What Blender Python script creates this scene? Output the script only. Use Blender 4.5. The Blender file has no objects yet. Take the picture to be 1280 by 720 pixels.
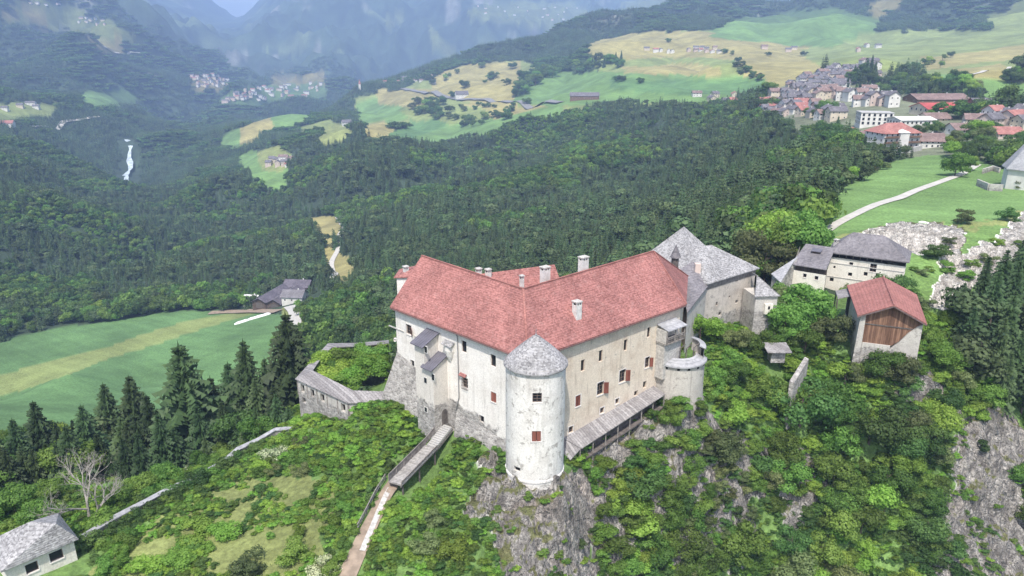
import bpy, bmesh, math, random
import numpy as np
from mathutils import Vector, Matrix

R = math.radians
scene = bpy.context.scene
COL = scene.collection
rng = np.random.default_rng(7)
random.seed(7)

# ------------------------------------------------------------------ camera
FPX, PITCH = 914.0, R(18.5)            # focal length in pixels of a 1280 wide frame, camera tilt
SP, CP = math.sin(PITCH), math.cos(PITCH)
cam_d = bpy.data.cameras.new('camera')
cam = bpy.data.objects.new('camera', cam_d)
COL.objects.link(cam)
cam.location = (0, 0, 0)
cam.rotation_euler = (R(90) - PITCH, 0, 0)
cam_d.sensor_width = 36
cam_d.lens = 36 * FPX / 1280
cam_d.clip_start = 1
cam_d.clip_end = 40000
scene.camera = cam

# ------------------------------------------------------------------ sky, sun, exposure
SUN_EL = R(60)
sun_h = Vector((-0.16, -0.99)).normalized()
sun_dir = Vector((sun_h.x * math.cos(SUN_EL), sun_h.y * math.cos(SUN_EL), math.sin(SUN_EL)))
world = bpy.data.worlds.new('World')
scene.world = world
world.use_nodes = True
wn = world.node_tree
bg = wn.nodes['Background']
sky = wn.nodes.new('ShaderNodeTexSky')
sky.sky_type = 'NISHITA'
sky.sun_disc = False
sky.sun_elevation = SUN_EL
sky.sun_rotation = math.atan2(sun_h.x, sun_h.y)
sky.air_density = 1.0
sky.dust_density = 2.2
wn.links.new(sky.outputs[0], bg.inputs[0])
bg.inputs[1].default_value = 0.15
sun_l = bpy.data.lights.new('sun', 'SUN')
sun_l.energy = 3.2
sun_l.angle = R(0.55)
sun_l.color = (1.0, 0.955, 0.89)
sun = bpy.data.objects.new('sun', sun_l)
COL.objects.link(sun)
sun.rotation_euler = sun_dir.to_track_quat('Z', 'Y').to_euler()
scene.view_settings.view_transform = 'Standard'
scene.view_settings.look = 'None'
scene.view_settings.exposure = 0.9
scene.view_settings.gamma = 1.0
scene.view_settings.use_curve_mapping = False
cy = scene.cycles
cy.max_bounces = 5
cy.diffuse_bounces = 3
cy.glossy_bounces = 2
cy.transmission_bounces = 2
cy.transparent_max_bounces = 4
cy.volume_bounces = 2
cy.caustics_reflective = False
cy.caustics_refractive = False
cy.use_denoising = True
cy.denoising_prefilter = 'NONE'

# ------------------------------------------------------------------ photo <-> world helpers
def ray(px, py):
    v = -(py - 360) / FPX
    return ((px - 640) / FPX, v * SP + CP, v * CP - SP)

def P(px, py, t=None, z=None, y=None):
    d = ray(px, py)
    if t is None:
        t = z / d[2] if z is not None else y / d[1]
    return Vector((d[0] * t, d[1] * t, d[2] * t))

def proj(x, y, z):
    t = y * CP - z * SP
    v = (y * SP + z * CP) / t
    return 640 + FPX * x / t, 360 - FPX * v, t

# ------------------------------------------------------------------ value noise
class Noise:
    def __init__(s, seed):
        s.g = np.random.default_rng(seed).random((256, 256))
    def __call__(s, x, y):
        xi = np.floor(x).astype(int); yi = np.floor(y).astype(int)
        fx = x - xi; fy = y - yi
        fx = fx * fx * (3 - 2 * fx); fy = fy * fy * (3 - 2 * fy)
        g = s.g
        a = g[xi & 255, yi & 255]; b = g[(xi + 1) & 255, yi & 255]
        c = g[xi & 255, (yi + 1) & 255]; d = g[(xi + 1) & 255, (yi + 1) & 255]
        return (a * (1 - fx) + b * fx) * (1 - fy) + (c * (1 - fx) + d * fx) * fy - 0.5
    def fbm(s, x, y, o=4):
        r = 0; a = 1.0
        for k in range(o):
            r = r + a * s(x * 2 ** k + 17.3 * k, y * 2 ** k + 9.1 * k); a *= 0.5
        return r
N1, N2, N3 = Noise(1), Noise(2), Noise(3)

# ------------------------------------------------------------------ terrain: survey points (sight line and range), smooth surface through them
SURVEY = '''
435 720 84 360 660 92 300 620 102 200 640 97 100 700 90 20 640 100 245 605 107 385 525 118 50 690 91.5 0 720 86
470 560 103 450 510 113 520 700 86 600 680 89 560 600 98 500 600 101 410 560 110
215 600 140 355 500 152 100 600 135 20 560 150 300 560 146
700 610 93 700 660 92 700 720 90 640 640 93 620 720 88 800 530 109.5 800 570 107.5 800 640 104 800 720 101 740 575 103.5 740 620 101 740 720 96
846 496 111.6 872 500 113.4 870 560 112 870 640 109 870 720 107 950 450 128 950 550 121 950 640 117.5 950 720 114.5 900 440 125
1010 420 136 1045 420 137 1060 470 131 1100 500 128 1100 600 122 1100 720 117 1130 470 128 1160 480 129
1220 520 132 1220 620 125 1220 720 120 1280 400 152 1280 500 138 1280 600 130 1280 720 124 1200 400 150
1150 300 185 1190 285 196 1250 330 170 1270 290 192 1150 255 250 1260 250 245 1180 340 165 1130 340 160
980 320 178 1015 300 194 1050 290 200 1040 240 262 960 300 215 940 290 245
1200 225 282 1280 220 290 1110 215 300 1120 185 405 1060 190 420 1180 150 500 1280 170 400 1280 120 620 1180 120 660
1030 105 900 950 130 780 1010 140 640 1000 165 560 960 200 470 1050 75 1500 1200 80 1100 1280 90 950 1250 50 1700
1000 60 2000 1000 30 2600 1150 20 2600 1280 0 2700 1280 25 2200 1150 45 1900 900 55 1900 880 75 1700 900 100 1300
950 90 1150 800 120 1350 760 97 1600 700 127 1500 690 100 1700 650 110 1750 600 95 2200 600 118 1700 540 110 2000 500 100 2400
900 160 760 860 200 640 900 250 450 800 200 800 800 250 580 700 310 400 700 230 750 700 170 1080 600 280 560 600 220 860 600 170 1250
500 250 800 500 200 1050 500 160 1500 450 300 600 430 400 330 400 350 500 470 135 2000 440 120 2200 400 200 1100 420 290 690 415 345 560
333 378 480 370 375 470 300 392 470 240 392 480 100 408 470 0 432 440 180 450 385 0 510 345 180 485 350 320 430 370 330 470 330
300 300 760 300 340 600 200 370 540 100 380 520 0 390 500 0 340 590 0 280 710 100 300 760 200 300 800 200 260 1000 100 250 980
162 220 1570 162 245 1450 220 230 1330 270 240 1050 250 200 1500 330 200 1250 300 175 1600 325 160 1700 370 150 1900 240 170 1900 180 180 1800
0 200 1000 100 200 1250 0 150 1500 30 138 1700 130 120 2200 0 100 2300 100 60 2700 0 60 2600 0 20 3000 120 25 3300 0 0 3300 60 0 3400
200 150 2500 300 135 3000 200 90 3500 260 105 3900 270 125 3800 330 110 4200 390 100 4300 300 100 4400 240 70 4300 180 40 4100 120 5 3900
297 70 6000 297 30 8500 265 2 9000 330 2 7400 330 50 5600 400 90 4900 400 60 5200 400 0 6000 480 100 4700 480 60 5200 480 0 6000
560 75 5000 560 0 6200 640 45 5600 660 20 6200 640 0 6600 740 15 6600 800 5 7000 700 35 5900
590 85 2600 660 62 2700 740 40 2800 850 10 3100 900 0 3200 750 60 2400 800 50 2200 820 30 2600 700 75 2200 640 80 2350
'''
sv = np.array(SURVEY.split(), float).reshape(-1, 3)
pts = []
for px, py, t in sv:
    pts.append(tuple(P(px, py, t=t)))
# hidden ground: below the drone, behind ridges, on the far side of the castle rock
pts += [(-10, 40, -66), (20, 40, -80), (50, 45, -88), (-40, 40, -64), (-70, 60, -66), (75, 70, -92), (110, 90, -86), (150, 130, -66),
        (5, 83, -55.0), (14, 95.5, -54.6), (22, 101.5, -53.6), (30, 108, -53), (-9, 96.5, -54.6), (-10.2, 93, -57.2), (-12, 89.5, -58.4), (-10.5, 87.5, -58.6), (-18, 104, -53.5), (-18, 120, -54), (0, 120, -51), (10, 130, -54), (27, 110, -50), (45, 126, -51), (30, 140, -54),
        (0, 160, -80), (-30, 150, -82), (-45, 130, -72), (0, 220, -108), (-60, 200, -108), (40, 180, -76), (60, 160, -53), (70, 150, -51.8), (82, 145, -51.5),
        (65, 118, -54), (70, 130, -52.5), (-70, 100, -68), (-90, 160, -95), (-36, 112, -61.5), (-26, 103.5, -58), (-100, 260, -135), (-200, 300, -140),
        (250, 200, -50), (400, 300, -46), (600, 500, -38), (-200, 150, -90), (-300, 200, -110), (-500, 450, -130), (-900, 900, -60), (900, 900, -10),
        (2400, 3000, 420), (-2600, 2400, 300), (-3400, 4000, 600), (4000, 5200, 700), (0, 9000, 700), (1300, 3900, -60), (800, 4300, -180), (350, 4300, -220),
        (2200, 7000, 600), (-1500, 6500, 500), (-4000, 8500, 900), (3000, 11500, 900), (-100, 3300, -230), (-500, 3000, -240)]
# the sky gap at the valley head
for px, py, t in ((297, 38, 9200), (297, 40, 9900), (297, 42, 10500), (297, 44, 11800), (284, 26, 9500), (309, 24, 9500), (297, 36, 7900), (272, 12, 9400), (320, 8, 8800), (284, 36, 10800), (309, 36, 10800), (297, 33, 11000), (297, 50, 13000), (297, 62, 15500), (260, 70, 15500), (340, 70, 15500), (250, -22, 9300), (345, -22, 8600), (278, 10, 8900), (314, 10, 8500), (297, 40, 7200), (262, 50, 11500), (335, 50, 11500), (220, -50, 9000), (380, -50, 8000)):
    pts.append(tuple(P(px, py, t=t)))
pts = np.array(pts)
def feat(x, y):
    r = np.hypot(x, y)
    return np.stack([np.arctan2(x, y) * 1.15, np.log(r) * 0.6], -1)
_F = feat(pts[:, 0], pts[:, 1])
_val = pts[:, 2] / np.hypot(pts[:, 0], pts[:, 1])
_n = len(pts)
_D = np.linalg.norm(_F[:, None] - _F[None], axis=-1)
_A = np.zeros((_n + 3, _n + 3))
_A[:_n, :_n] = _D - 0.004 * np.eye(_n)
_A[:_n, _n] = 1; _A[:_n, _n + 1:] = _F
_A[_n, :_n] = 1; _A[_n + 1:, :_n] = _F.T
_w = np.linalg.solve(_A, np.concatenate([_val, [0, 0, 0]]))
def H0(x, y):
    x = np.asarray(x, float).ravel(); y = np.asarray(y, float).ravel()
    out = np.empty(len(x))
    for a in range(0, len(x), 40000):
        f = feat(x[a:a + 40000], y[a:a + 40000])
        acc = f @ _w[_n + 1:] + _w[_n]
        for k in range(_n):
            d = f - _F[k]
            acc += _w[k] * np.sqrt(d[:, 0] ** 2 + d[:, 1] ** 2)
        out[a:a + 40000] = acc
    r = np.hypot(x, y)
    h = out * r
    far = np.clip((r - 1800) / 2500, 0, 1)
    rid = 0.5 - np.abs(N2.fbm(x / 700, y / 700, 4)) * 1.6
    vfar = 1 - .75 * np.clip((r - 6500) / 1500, 0, 1)
    h = h + far * vfar * ((rid + .8 * (.5 - np.abs(N1.fbm(x / 330 + 7, y / 520, 3)) * 2.2)) * 200 + N1.fbm(x / 160, y / 160, 3) * 34)
    mid = np.clip((r - 260) / 500, 0, 1) * (1 - far)
    gul = np.abs(N2.fbm(x / 260 + 5, y / 260, 3))
    h = h + mid * (N1.fbm(x / 120, y / 120, 3) * 6 + (gul - .22) * 72 * np.clip((r - 420) / 500, 0, 1) * np.clip((900 - x) / 500, 0, 1))
    h = np.where(h > 560, 560 + 190 * np.tanh((h - 560) / 300), h)
    near = 1 - np.clip((r - 150) / 150, 0, 1)
    h = h + near * N3.fbm(x / 9, y / 9, 4) * 0.55
    return h

# ------------------------------------------------------------------ land cover: outlines (photo px) with the range of ground they lie on
def inpoly(px, py, pg):
    pg = np.asarray(pg, float)
    ins = np.zeros(px.shape, bool)
    dist = np.full(px.shape, 1e9)
    n = len(pg)
    for i in range(n):
        x0, y0 = pg[i]; x1, y1 = pg[(i + 1) % n]
        if y0 != y1:
            c = ((y0 > py) != (y1 > py)) & (px < (x1 - x0) * (py - y0) / (y1 - y0) + x0)
            ins ^= c
        L2 = (x1 - x0) ** 2 + (y1 - y0) ** 2 + 1e-9
        u = np.clip(((px - x0) * (x1 - x0) + (py - y0) * (y1 - y0)) / L2, 0, 1)
        dist = np.minimum(dist, np.hypot(px - x0 - u * (x1 - x0), py - y0 - u * (y1 - y0)))
    return np.where(ins, dist, -dist)

FOREST, MEADOW, HAY, CROP, ROCK, SCRUB, DRY, TOWN, PALE = range(9)
CLASS_NAME = ['forest_floor', 'meadow', 'hay_field', 'crop_field', 'rock_face', 'scrub_slope', 'dry_grass', 'village_ground', 'pasture']
CLASS_COL = [(.035, .055, .03), (.115, .195, .06), (.25, .222, .088), (.088, .165, .058), (.36, .345, .32), (.12, .20, .055), (.185, .21, .072), (.145, .16, .10), (.17, .205, .07)]
def pl(s):
    a = np.array(s.split(), float)
    return a.reshape(-1, 2)
COVER = [
    (PALE, 1000, 2900, pl('440 125 500 112 545 95 600 80 648 76 700 88 735 66 735 54 790 42 880 36 1012 40 1280 36 1400 36 1400 112 1110 112 980 112 950 128 900 128 760 126 640 146 560 150 500 152 446 150')),
    (FOREST, 1000, 2900, pl('636 120 652 96 690 74 735 60 782 72 778 88 702 92 674 114')),
    (HAY, 1000, 2900, pl('600 122 640 110 648 122 620 130 575 126')),
    (MEADOW, 1000, 2900, pl('905 66 990 62 1010 68 920 74')),
    (CROP, 1000, 2900, pl('1010 62 1100 58 1110 66 1020 70')),
    (MEADOW, 700, 2900, pl('1040 76 1180 60 1280 66 1280 74 1150 82 1040 82')),
    # valley terrace on the left
    (CROP, 175, 560, pl('-400 800 -400 470 0 430 60 412 150 398 240 388 300 389 340 392 368 392 362 430 335 480 325 530 260 620 200 800')),
    (PALE, 250, 560, pl('-400 600 -400 560 0 470 130 434 240 400 300 390 318 391 240 414 130 451 0 497')),
    (CROP, 250, 560, pl('-200 430 0 428 60 412 150 398 240 388 262 392 130 428 0 466')),
    (DRY, 300, 560, pl('352 384 372 384 384 400 400 425 372 432 352 402')),
    (HAY, 430, 900, pl('378 273 420 270 430 290 411 307 447 330 441 346 414 349 404 318 399 292')),
    (MEADOW, 900, 1700, pl('292 196 315 188 360 206 358 226 340 232 318 222')),
    (DRY, 900, 1700, pl('322 192 350 182 366 195 352 208 330 206')),
    (MEADOW, 1200, 2300, pl('272 172 300 160 304 178 282 184')),
    (HAY, 1200, 2300, pl('300 160 336 146 345 152 310 174 300 176')),
    (MEADOW, 1200, 2600, pl('340 142 385 134 392 140 372 152 345 152')),
    (PALE, 1400, 2600, pl('372 160 412 150 420 158 400 172 384 170')),
    (DRY, 1200, 2300, pl('398 168 430 150 444 158 428 172 404 178')),
    (MEADOW, 1300, 2700, pl('442 126 470 124 518 130 520 140 480 150 446 147')),
    (HAY, 1200, 2700, pl('452 156 480 152 494 165 512 180 482 184 460 168')),
    (CROP, 1200, 2700, pl('486 168 520 154 548 150 560 156 520 172 500 180')),
    (MEADOW, 1200, 2700, pl('520 172 560 156 620 148 690 132 716 134 640 154 560 172 520 181')),
    (CROP, 1300, 2700, pl('512 150 540 143 560 148 520 158')),
    (PALE, 1300, 2700, pl('500 132 560 128 560 140 520 146')),
    (HAY, 1300, 2700, pl('470 112 540 112 545 124 520 128 474 124')),
    (HAY, 1300, 2700, pl('540 96 556 86 600 80 649 78 652 96 640 112 634 122 600 121 540 116')),
    (HAY, 1300, 2700, pl('606 136 700 130 690 138 620 143')),
    (MEADOW, 1200, 2300, pl('640 121 690 91 760 88 958 96 956 112 940 124 900 126 760 124 690 128')),
    (CROP, 1200, 2300, pl('765 92 800 97 958 98 957 112 820 110 760 100')),
    (PALE, 1200, 2300, pl('725 74 800 68 890 66 900 82 870 92 770 90')),
    (HAY, 1200, 2300, pl('774 84 870 78 905 86 900 96 800 95')),
    (HAY, 1300, 2800, pl('733 54 790 42 880 38 1012 58 1006 68 920 66 780 68 733 62')),
    (HAY, 900, 2300, pl('918 68 1032 76 1012 92 964 110 926 90')),
    (PALE, 900, 2300, pl('1000 62 1080 58 1180 50 1280 40 1400 40 1400 150 1280 138 1220 106 1140 96 1090 96 1030 78')),
    (HAY, 700, 2300, pl('1150 72 1280 56 1400 50 1400 62 1280 66 1160 82')),
    (HAY, 600, 2300, pl('1190 86 1250 80 1280 92 1280 100 1210 98')),
    (MEADOW, 500, 1700, pl('1110 104 1180 92 1280 104 1400 120 1400 160 1280 140 1228 128 1222 112 1160 106')),
    (MEADOW, 1400, 3200, pl('880 40 930 20 1040 10 1100 28 1040 52 960 50')),
    (HAY, 1400, 3200, pl('1086 6 1128 -10 1126 6 1096 16')),
    (PALE, 1500, 3200, pl('1228 20 1280 0 1400 -10 1400 30 1262 60')),
    (MEADOW, 1000, 2300, pl('640 121 690 93 760 90 958 97 957 112 940 124 900 126 760 124 690 128')),
    (CROP, 1000, 2300, pl('765 96 800 99 958 100 957 113 820 112 760 104')),
    # village
    (TOWN, 500, 1150, pl('944 122 980 106 1010 92 1080 80 1110 92 1092 112 1130 118 1232 128 1400 140 1400 190 1180 192 1080 196 1050 170 960 150')),
    (TOWN, 330, 620, pl('1060 168 1080 150 1400 150 1400 205 1260 205 1140 196 1070 192')),
    (HAY, 1200, 3200, pl('806 52 872 50 960 52 1010 66 940 72 840 64')),
    (SCRUB, 120, 262, pl('996 318 1006 296 1030 276 1050 262 1100 262 1280 262 1420 262 1420 440 1170 440 1150 400 1040 345')),
    # near meadows beside the castle road
    (MEADOW, 150, 420, pl('1028 302 1036 262 1046 240 1100 206 1160 193 1205 196 1240 208 1400 240 1400 268 1280 268 1210 280 1120 282 1060 297')),
    (DRY, 150, 300, pl('1022 306 1090 284 1210 279 1280 266 1280 276 1200 290 1060 300')),
    (MEADOW, 120, 175, pl('1030 388 1062 385 1072 440 1040 446')),
    # garden on the castle spur
    (DRY, 60, 130, pl('110 706 200 650 262 618 300 600 392 586 424 630 392 730 100 750')),
    # bare rock
    (ROCK, 70, 130, pl('604 570 640 588 722 582 745 610 748 640 742 680 722 740 606 740 618 660')),
    (ROCK, 70, 130, pl('738 568 800 530 870 500 884 560 850 610 826 650 818 740 742 740')),
    (ROCK, 70, 130, pl('598 600 622 596 606 645 586 648')),
    (ROCK, 90, 140, pl('980 552 1016 548 1030 590 1010 660 990 660')),
    (ROCK, 90, 140, pl('906 580 930 576 944 620 926 650 908 610')),
    (ROCK, 90, 150, pl('1110 500 1128 470 1160 460 1174 480 1165 540 1150 560 1130 540')),
    (ROCK, 80, 150, pl('1196 522 1240 508 1290 548 1400 600 1400 760 1160 760 1190 670 1180 600')),
    (ROCK, 120, 235, pl('1070 296 1100 284 1140 280 1194 282 1208 300 1196 322 1240 302 1262 282 1300 256 1300 322 1256 340 1226 358 1180 392 1156 384 1178 340 1166 318 1110 312')),
    # alpine pastures and forest gaps far away
    (PALE, 2400, 4200, pl('0 12 50 -10 80 8 130 24 172 42 150 46 110 36 60 30 0 24')),
    (HAY, 2400, 4200, pl('0 10 40 12 70 22 0 20')),
    (MEADOW, 1700, 3000, pl('97 118 128 112 166 113 170 122 130 127 104 125')),
    (PALE, 1300, 2300, pl('-80 132 0 129 78 128 62 140 0 146 -80 146')),
    (HAY, 2600, 5000, pl('108 46 150 50 156 62 120 58')),
    (PALE, 4600, 9000, pl('585 14 606 6 640 2 716 4 736 12 728 24 690 31 662 30 640 20 604 20')),
    (PALE, 4600, 9000, pl('770 4 830 -4 840 6 800 14')),
    (PALE, 4600, 9000, pl('480 20 505 16 500 26 484 28')),
    (PALE, 4600, 9000, pl('536 30 560 52 574 70 560 72 540 50')),
    (HAY, 3000, 5200, pl('236 96 262 94 286 100 284 110 248 108')),
    (HAY, 3000, 5200, pl('338 92 375 94 404 90 408 100 380 106 340 104')),
    (MEADOW, 2800, 5200, pl('272 118 330 106 400 104 408 114 380 124 300 132 274 130')),
    (PALE, 2600, 4600, pl('40 150 100 158 120 152 90 146')),
]
def cover(x, y, z):
    px, py, t = proj(x, y, z)
    r = np.hypot(x, y)
    near = (r < 165) & (y > 0)
    cls = np.where(near, SCRUB, FOREST)
    rock = np.zeros(len(x))
    wob = N2.fbm(x / (r * .03 + 1), y / (r * .03 + 1), 3) * 5
    wob2 = N1.fbm(x / 4.0, y / 4.0, 3) * np.where(t > 145, 11, 26)
    for c, t0, t1, pg in COVER:
        if c in (ROCK, DRY) and t1 < 320:
            m = (t > t0) & (t < t1)
            s = np.full(len(x), -99.0)
            s[m] = inpoly(px[m], py[m], pg)
            cls[m & (s + wob2 > 0)] = c
            if c == ROCK:
                rock = np.maximum(rock, np.clip((s + wob2 + 8) / 16, 0, 1))
        else:
            lo = pg.min(0) - 8; hi = pg.max(0) + 14
            m = (t > t0) & (t < t1) & (px > lo[0]) & (px < hi[0]) & (py > lo[1]) & (py < hi[1])
            s = inpoly(px[m], py[m], pg)
            if t0 >= 400: s = np.maximum(s, inpoly(px[m], py[m] - 6, pg))
            idx = np.nonzero(m)[0][s + wob[m] * .6 > 0]
            cls[idx] = c
    return cls, rock
def rockamp(x, y):
    far = np.hypot(x, y) > 140
    a = np.where(far, np.abs(N3.fbm(x / 11 + 3, y / 5, 3)) * -5.5 + 1.6, np.abs(N3.fbm(x / 5.5 + 3, y / 3.4, 5)) * -5.2 + 1.5)
    b = np.abs(N1.fbm(x / 1.5, y / 1.5, 3)) * -1.3
    return a + b
def H(x, y, want_cls=False):
    x = np.atleast_1d(np.asarray(x, float)); y = np.atleast_1d(np.asarray(y, float))
    h = H0(x, y)
    cls, rock = cover(x, y, h)
    h = h + rock * rockamp(x, y) 
    return (h, cls, rock) if want_cls else h
def h1(x, y):
    return float(H([x], [y])[0])
def hit(px, py, t0=60, t1=9000):
    """first point of the ground along a sight line"""
    ts = np.exp(np.linspace(math.log(t0), math.log(t1), 700))
    d = ray(px, py)
    hh = H(d[0] * ts, d[1] * ts)
    below = d[2] * ts < hh
    k = int(np.argmax(below)) if below.any() else len(ts) - 1
    a, b = ts[max(k - 1, 0)], ts[k]
    tt = np.linspace(a, b, 30)
    hh = H(d[0] * tt, d[1] * tt)
    bl = d[2] * tt < hh
    j = int(np.argmax(bl)) if bl.any() else 29
    t = tt[j]
    return Vector((d[0] * t, d[1] * t, d[2] * t))

# ------------------------------------------------------------------ object helpers
def tag(o, label=None, cat=None, group=None, kind=None):
    if label: o['label'] = label
    if cat: o['category'] = cat
    if group: o['group'] = group
    if kind: o['kind'] = kind
    return o
def empty(name, loc, label, cat, group=None):
    o = bpy.data.objects.new(name, None)
    o.empty_display_size = 0.5
    COL.objects.link(o)
    o.location = loc
    return tag(o, label, cat, group)
def origin(o):
    p = Vector((0, 0, 0))
    while o is not None:
        p = p + Vector(o.location)
        o = o.parent
    return p
class MB:
    def __init__(s):
        s.v = []; s.f = []
    def add(s, vs, fs):
        b = len(s.v)
        s.v += [tuple(v) for v in vs]
        s.f += [tuple(b + i for i in f) for f in fs]
        return s
    def quad(s, *vs):
        return s.add(vs, [tuple(range(len(vs)))])
    def box(s, o, dx, dy, dz):
        """corner o and three edge vectors"""
        o, dx, dy, dz = Vector(o), Vector(dx), Vector(dy), Vector(dz)
        vs = [o, o + dx, o + dx + dy, o + dy]
        vs += [v + dz for v in vs]
        f = [(0, 3, 2, 1), (4, 5, 6, 7), (0, 1, 5, 4), (1, 2, 6, 5), (2, 3, 7, 6), (3, 0, 4, 7)]
        if dx.cross(dy).dot(dz) < 0: f = [tuple(reversed(q)) for q in f]
        return s.add(vs, f)
    def bar(s, a, b, w, h=None):
        a, b = Vector(a), Vector(b); h = h or w
        d = (b - a).normalized()
        up = Vector((0, 0, 1)) if abs(d.z) < .95 else Vector((0, 1, 0))
        sx = d.cross(up).normalized() * w; sy = sx.cross(d).normalized() * h
        return s.box(a - sx / 2 - sy / 2, b - a, sx, sy)
    def prism(s, pg, z0, z1):
        n = len(pg)
        g0 = z0 if hasattr(z0, '__len__') else [z0] * n
        g1 = z1 if hasattr(z1, '__len__') else [z1] * n
        vs = [(p[0], p[1], g0[i]) for i, p in enumerate(pg)] + [(p[0], p[1], g1[i]) for i, p in enumerate(pg)]
        fs = [tuple(range(n - 1, -1, -1)), tuple(range(n, 2 * n))]
        fs += [(i, (i + 1) % n, n + (i + 1) % n, n + i) for i in range(n)]
        return s.add(vs, fs)
    def slab(s, top, th):
        """a roof plane of thickness th under its top polygon"""
        n = len(top)
        top = [Vector(p) for p in top]
        vs = top + [p - Vector((0, 0, th)) for p in top]
        fs = [tuple(range(n)), tuple(range(2 * n - 1, n - 1, -1))]
        fs += [((i + 1) % n, i, n + i, n + (i + 1) % n) for i in range(n)]
        return s.add(vs, fs)
    def lathe(s, c, prof, n=32, a0=0, a1=2 * math.pi):
        full = abs(a1 - a0 - 2 * math.pi) < 1e-6
        m = n if full else n + 1
        vs = []
        for r, z in prof:
            for i in range(m):
                a = a0 + (a1 - a0) * i / n
                vs.append((c[0] + r * math.cos(a), c[1] + r * math.sin(a), z))
        fs = []
        for j in range(len(prof) - 1):
            for i in range(n):
                k = (i + 1) % m
                fs.append((j * m + i, j * m + k, (j + 1) * m + k, (j + 1) * m + i))
        return s.add(vs, fs)
    def build(s, name, m, parent=None, smooth=False):
        me = bpy.data.meshes.new(name)
        o0 = origin(parent) if parent is not None else Vector((0, 0, 0))
        me.from_pydata([(v[0] - o0.x, v[1] - o0.y, v[2] - o0.z) for v in s.v], [], s.f)
        ms = m if isinstance(m, (list, tuple)) else [m]
        for q in ms: me.materials.append(q)
        if smooth: me.polygons.foreach_set('use_smooth', [True] * len(me.polygons))
        me.update()
        o = bpy.data.objects.new(name, me)
        COL.objects.link(o)
        if parent is not None: o.parent = parent
        return o
def np_mesh(name, V, F, mats, smooth=False, mat_idx=None):
    """F: (n,3) or (n,4) int array"""
    me = bpy.data.meshes.new(name)
    V = np.asarray(V, np.float32); F = np.asarray(F, np.int32)
    me.vertices.add(len(V)); me.vertices.foreach_set('co', V.ravel())
    k = F.shape[1]
    me.loops.add(F.size); me.loops.foreach_set('vertex_index', F.ravel())
    me.polygons.add(len(F))
    me.polygons.foreach_set('loop_start', np.arange(0, F.size, k, dtype=np.int32))
    try: me.polygons.foreach_set('loop_total', np.full(len(F), k, np.int32))
    except Exception: pass
    for m in mats: me.materials.append(m)
    if mat_idx is not None: me.polygons.foreach_set('material_index', np.asarray(mat_idx, np.int32))
    if smooth: me.polygons.foreach_set('use_smooth', np.ones(len(F), bool))
    me.update(calc_edges=True)
    me.validate()
    return me
# ------------------------------------------------------------------ materials
class NT:
    def __init__(s, name):
        s.m = bpy.data.materials.new(name)
        s.m.use_nodes = True
        s.t = s.m.node_tree
        s.b = s.t.nodes['Principled BSDF']
        s.b.inputs['Specular IOR Level'].default_value = 0.25
        s._c = {}
    def n(s, typ, **kw):
        nd = s.t.nodes.new('ShaderNode' + typ)
        for k, v in kw.items(): setattr(nd, k, v)
        return nd
    def put(s, sock, v):
        if hasattr(v, 'is_linked') or hasattr(v, 'links'): s.t.links.new(v, sock)
        elif isinstance(v, (tuple, list)) and len(v) == 3 and sock.type == 'RGBA': sock.default_value = (*v, 1)
        else: sock.default_value = v
    def co(s, kind='Object'):
        if kind not in s._c:
            if kind == 'Position': s._c[kind] = s.n('NewGeometry').outputs['Position']
            else: s._c[kind] = s.n('TexCoord').outputs[kind]
        return s._c[kind]
    def map(s, vec, scale):
        nd = s.n('VectorMath', operation='MULTIPLY')
        s.put(nd.inputs[0], vec); nd.inputs[1].default_value = scale
        return nd.outputs[0]
    def noise(s, scale, detail=3, rough=.55, vec=None, dist=0.0):
        nd = s.n('TexNoise')
        s.put(nd.inputs['Vector'], vec if vec is not None else s.co())
        nd.inputs['Scale'].default_value = scale; nd.inputs['Detail'].default_value = detail
        nd.inputs['Roughness'].default_value = rough; nd.inputs['Distortion'].default_value = dist
        return nd.outputs['Fac']
    def vor(s, scale, vec=None, feature='F1', out='Color'):
        nd = s.n('TexVoronoi', feature=feature)
        s.put(nd.inputs['Vector'], vec if vec is not None else s.co())
        nd.inputs['Scale'].default_value = scale
        return nd.outputs[out]
    def ramp(s, fac, a, b, lo=0.0, hi=1.0):
        nd = s.n('MapRange')
        nd.interpolation_type = 'SMOOTHSTEP'
        s.put(nd.inputs[0], fac)
        nd.inputs[1].default_value = a; nd.inputs[2].default_value = b
        nd.inputs[3].default_value = lo; nd.inputs[4].default_value = hi
        return nd.outputs[0]
    def math(s, op, a, b=0.0):
        nd = s.n('Math', operation=op)
        s.put(nd.inputs[0], a); s.put(nd.inputs[1], b)
        return nd.outputs[0]
    def mix(s, fac, a, b, mode='MIX'):
        nd = s.n('Mix', data_type='RGBA', blend_type=mode)
        nd.clamp_factor = True
        s.put(nd.inputs[0], fac); s.put(nd.inputs[6], a); s.put(nd.inputs[7], b)
        return nd.outputs[2]
    def scale(s, col, f):
        nd = s.n('VectorMath', operation='SCALE')
        s.put(nd.inputs[0], col); s.put(nd.inputs[3], f)
        return nd.outputs[0]
    def sep(s, vec):
        nd = s.n('SeparateXYZ'); s.put(nd.inputs[0], vec)
        return nd.outputs
    def attr(s, name, out='Color'):
        nd = s.n('Attribute'); nd.attribute_name = name
        return nd.outputs[out]
    def base(s, c): s.put(s.b.inputs['Base Color'], c); return s
    def rough(s, r): s.put(s.b.inputs['Roughness'], r); return s
    def bump(s, h, strength=.4, dist=.1):
        nd = s.n('Bump')
        s.put(nd.inputs['Height'], h); nd.inputs['Strength'].default_value = strength; nd.inputs['Distance'].default_value = dist
        s.t.links.new(nd.outputs[0], s.b.inputs['Normal'])
        return s

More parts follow.
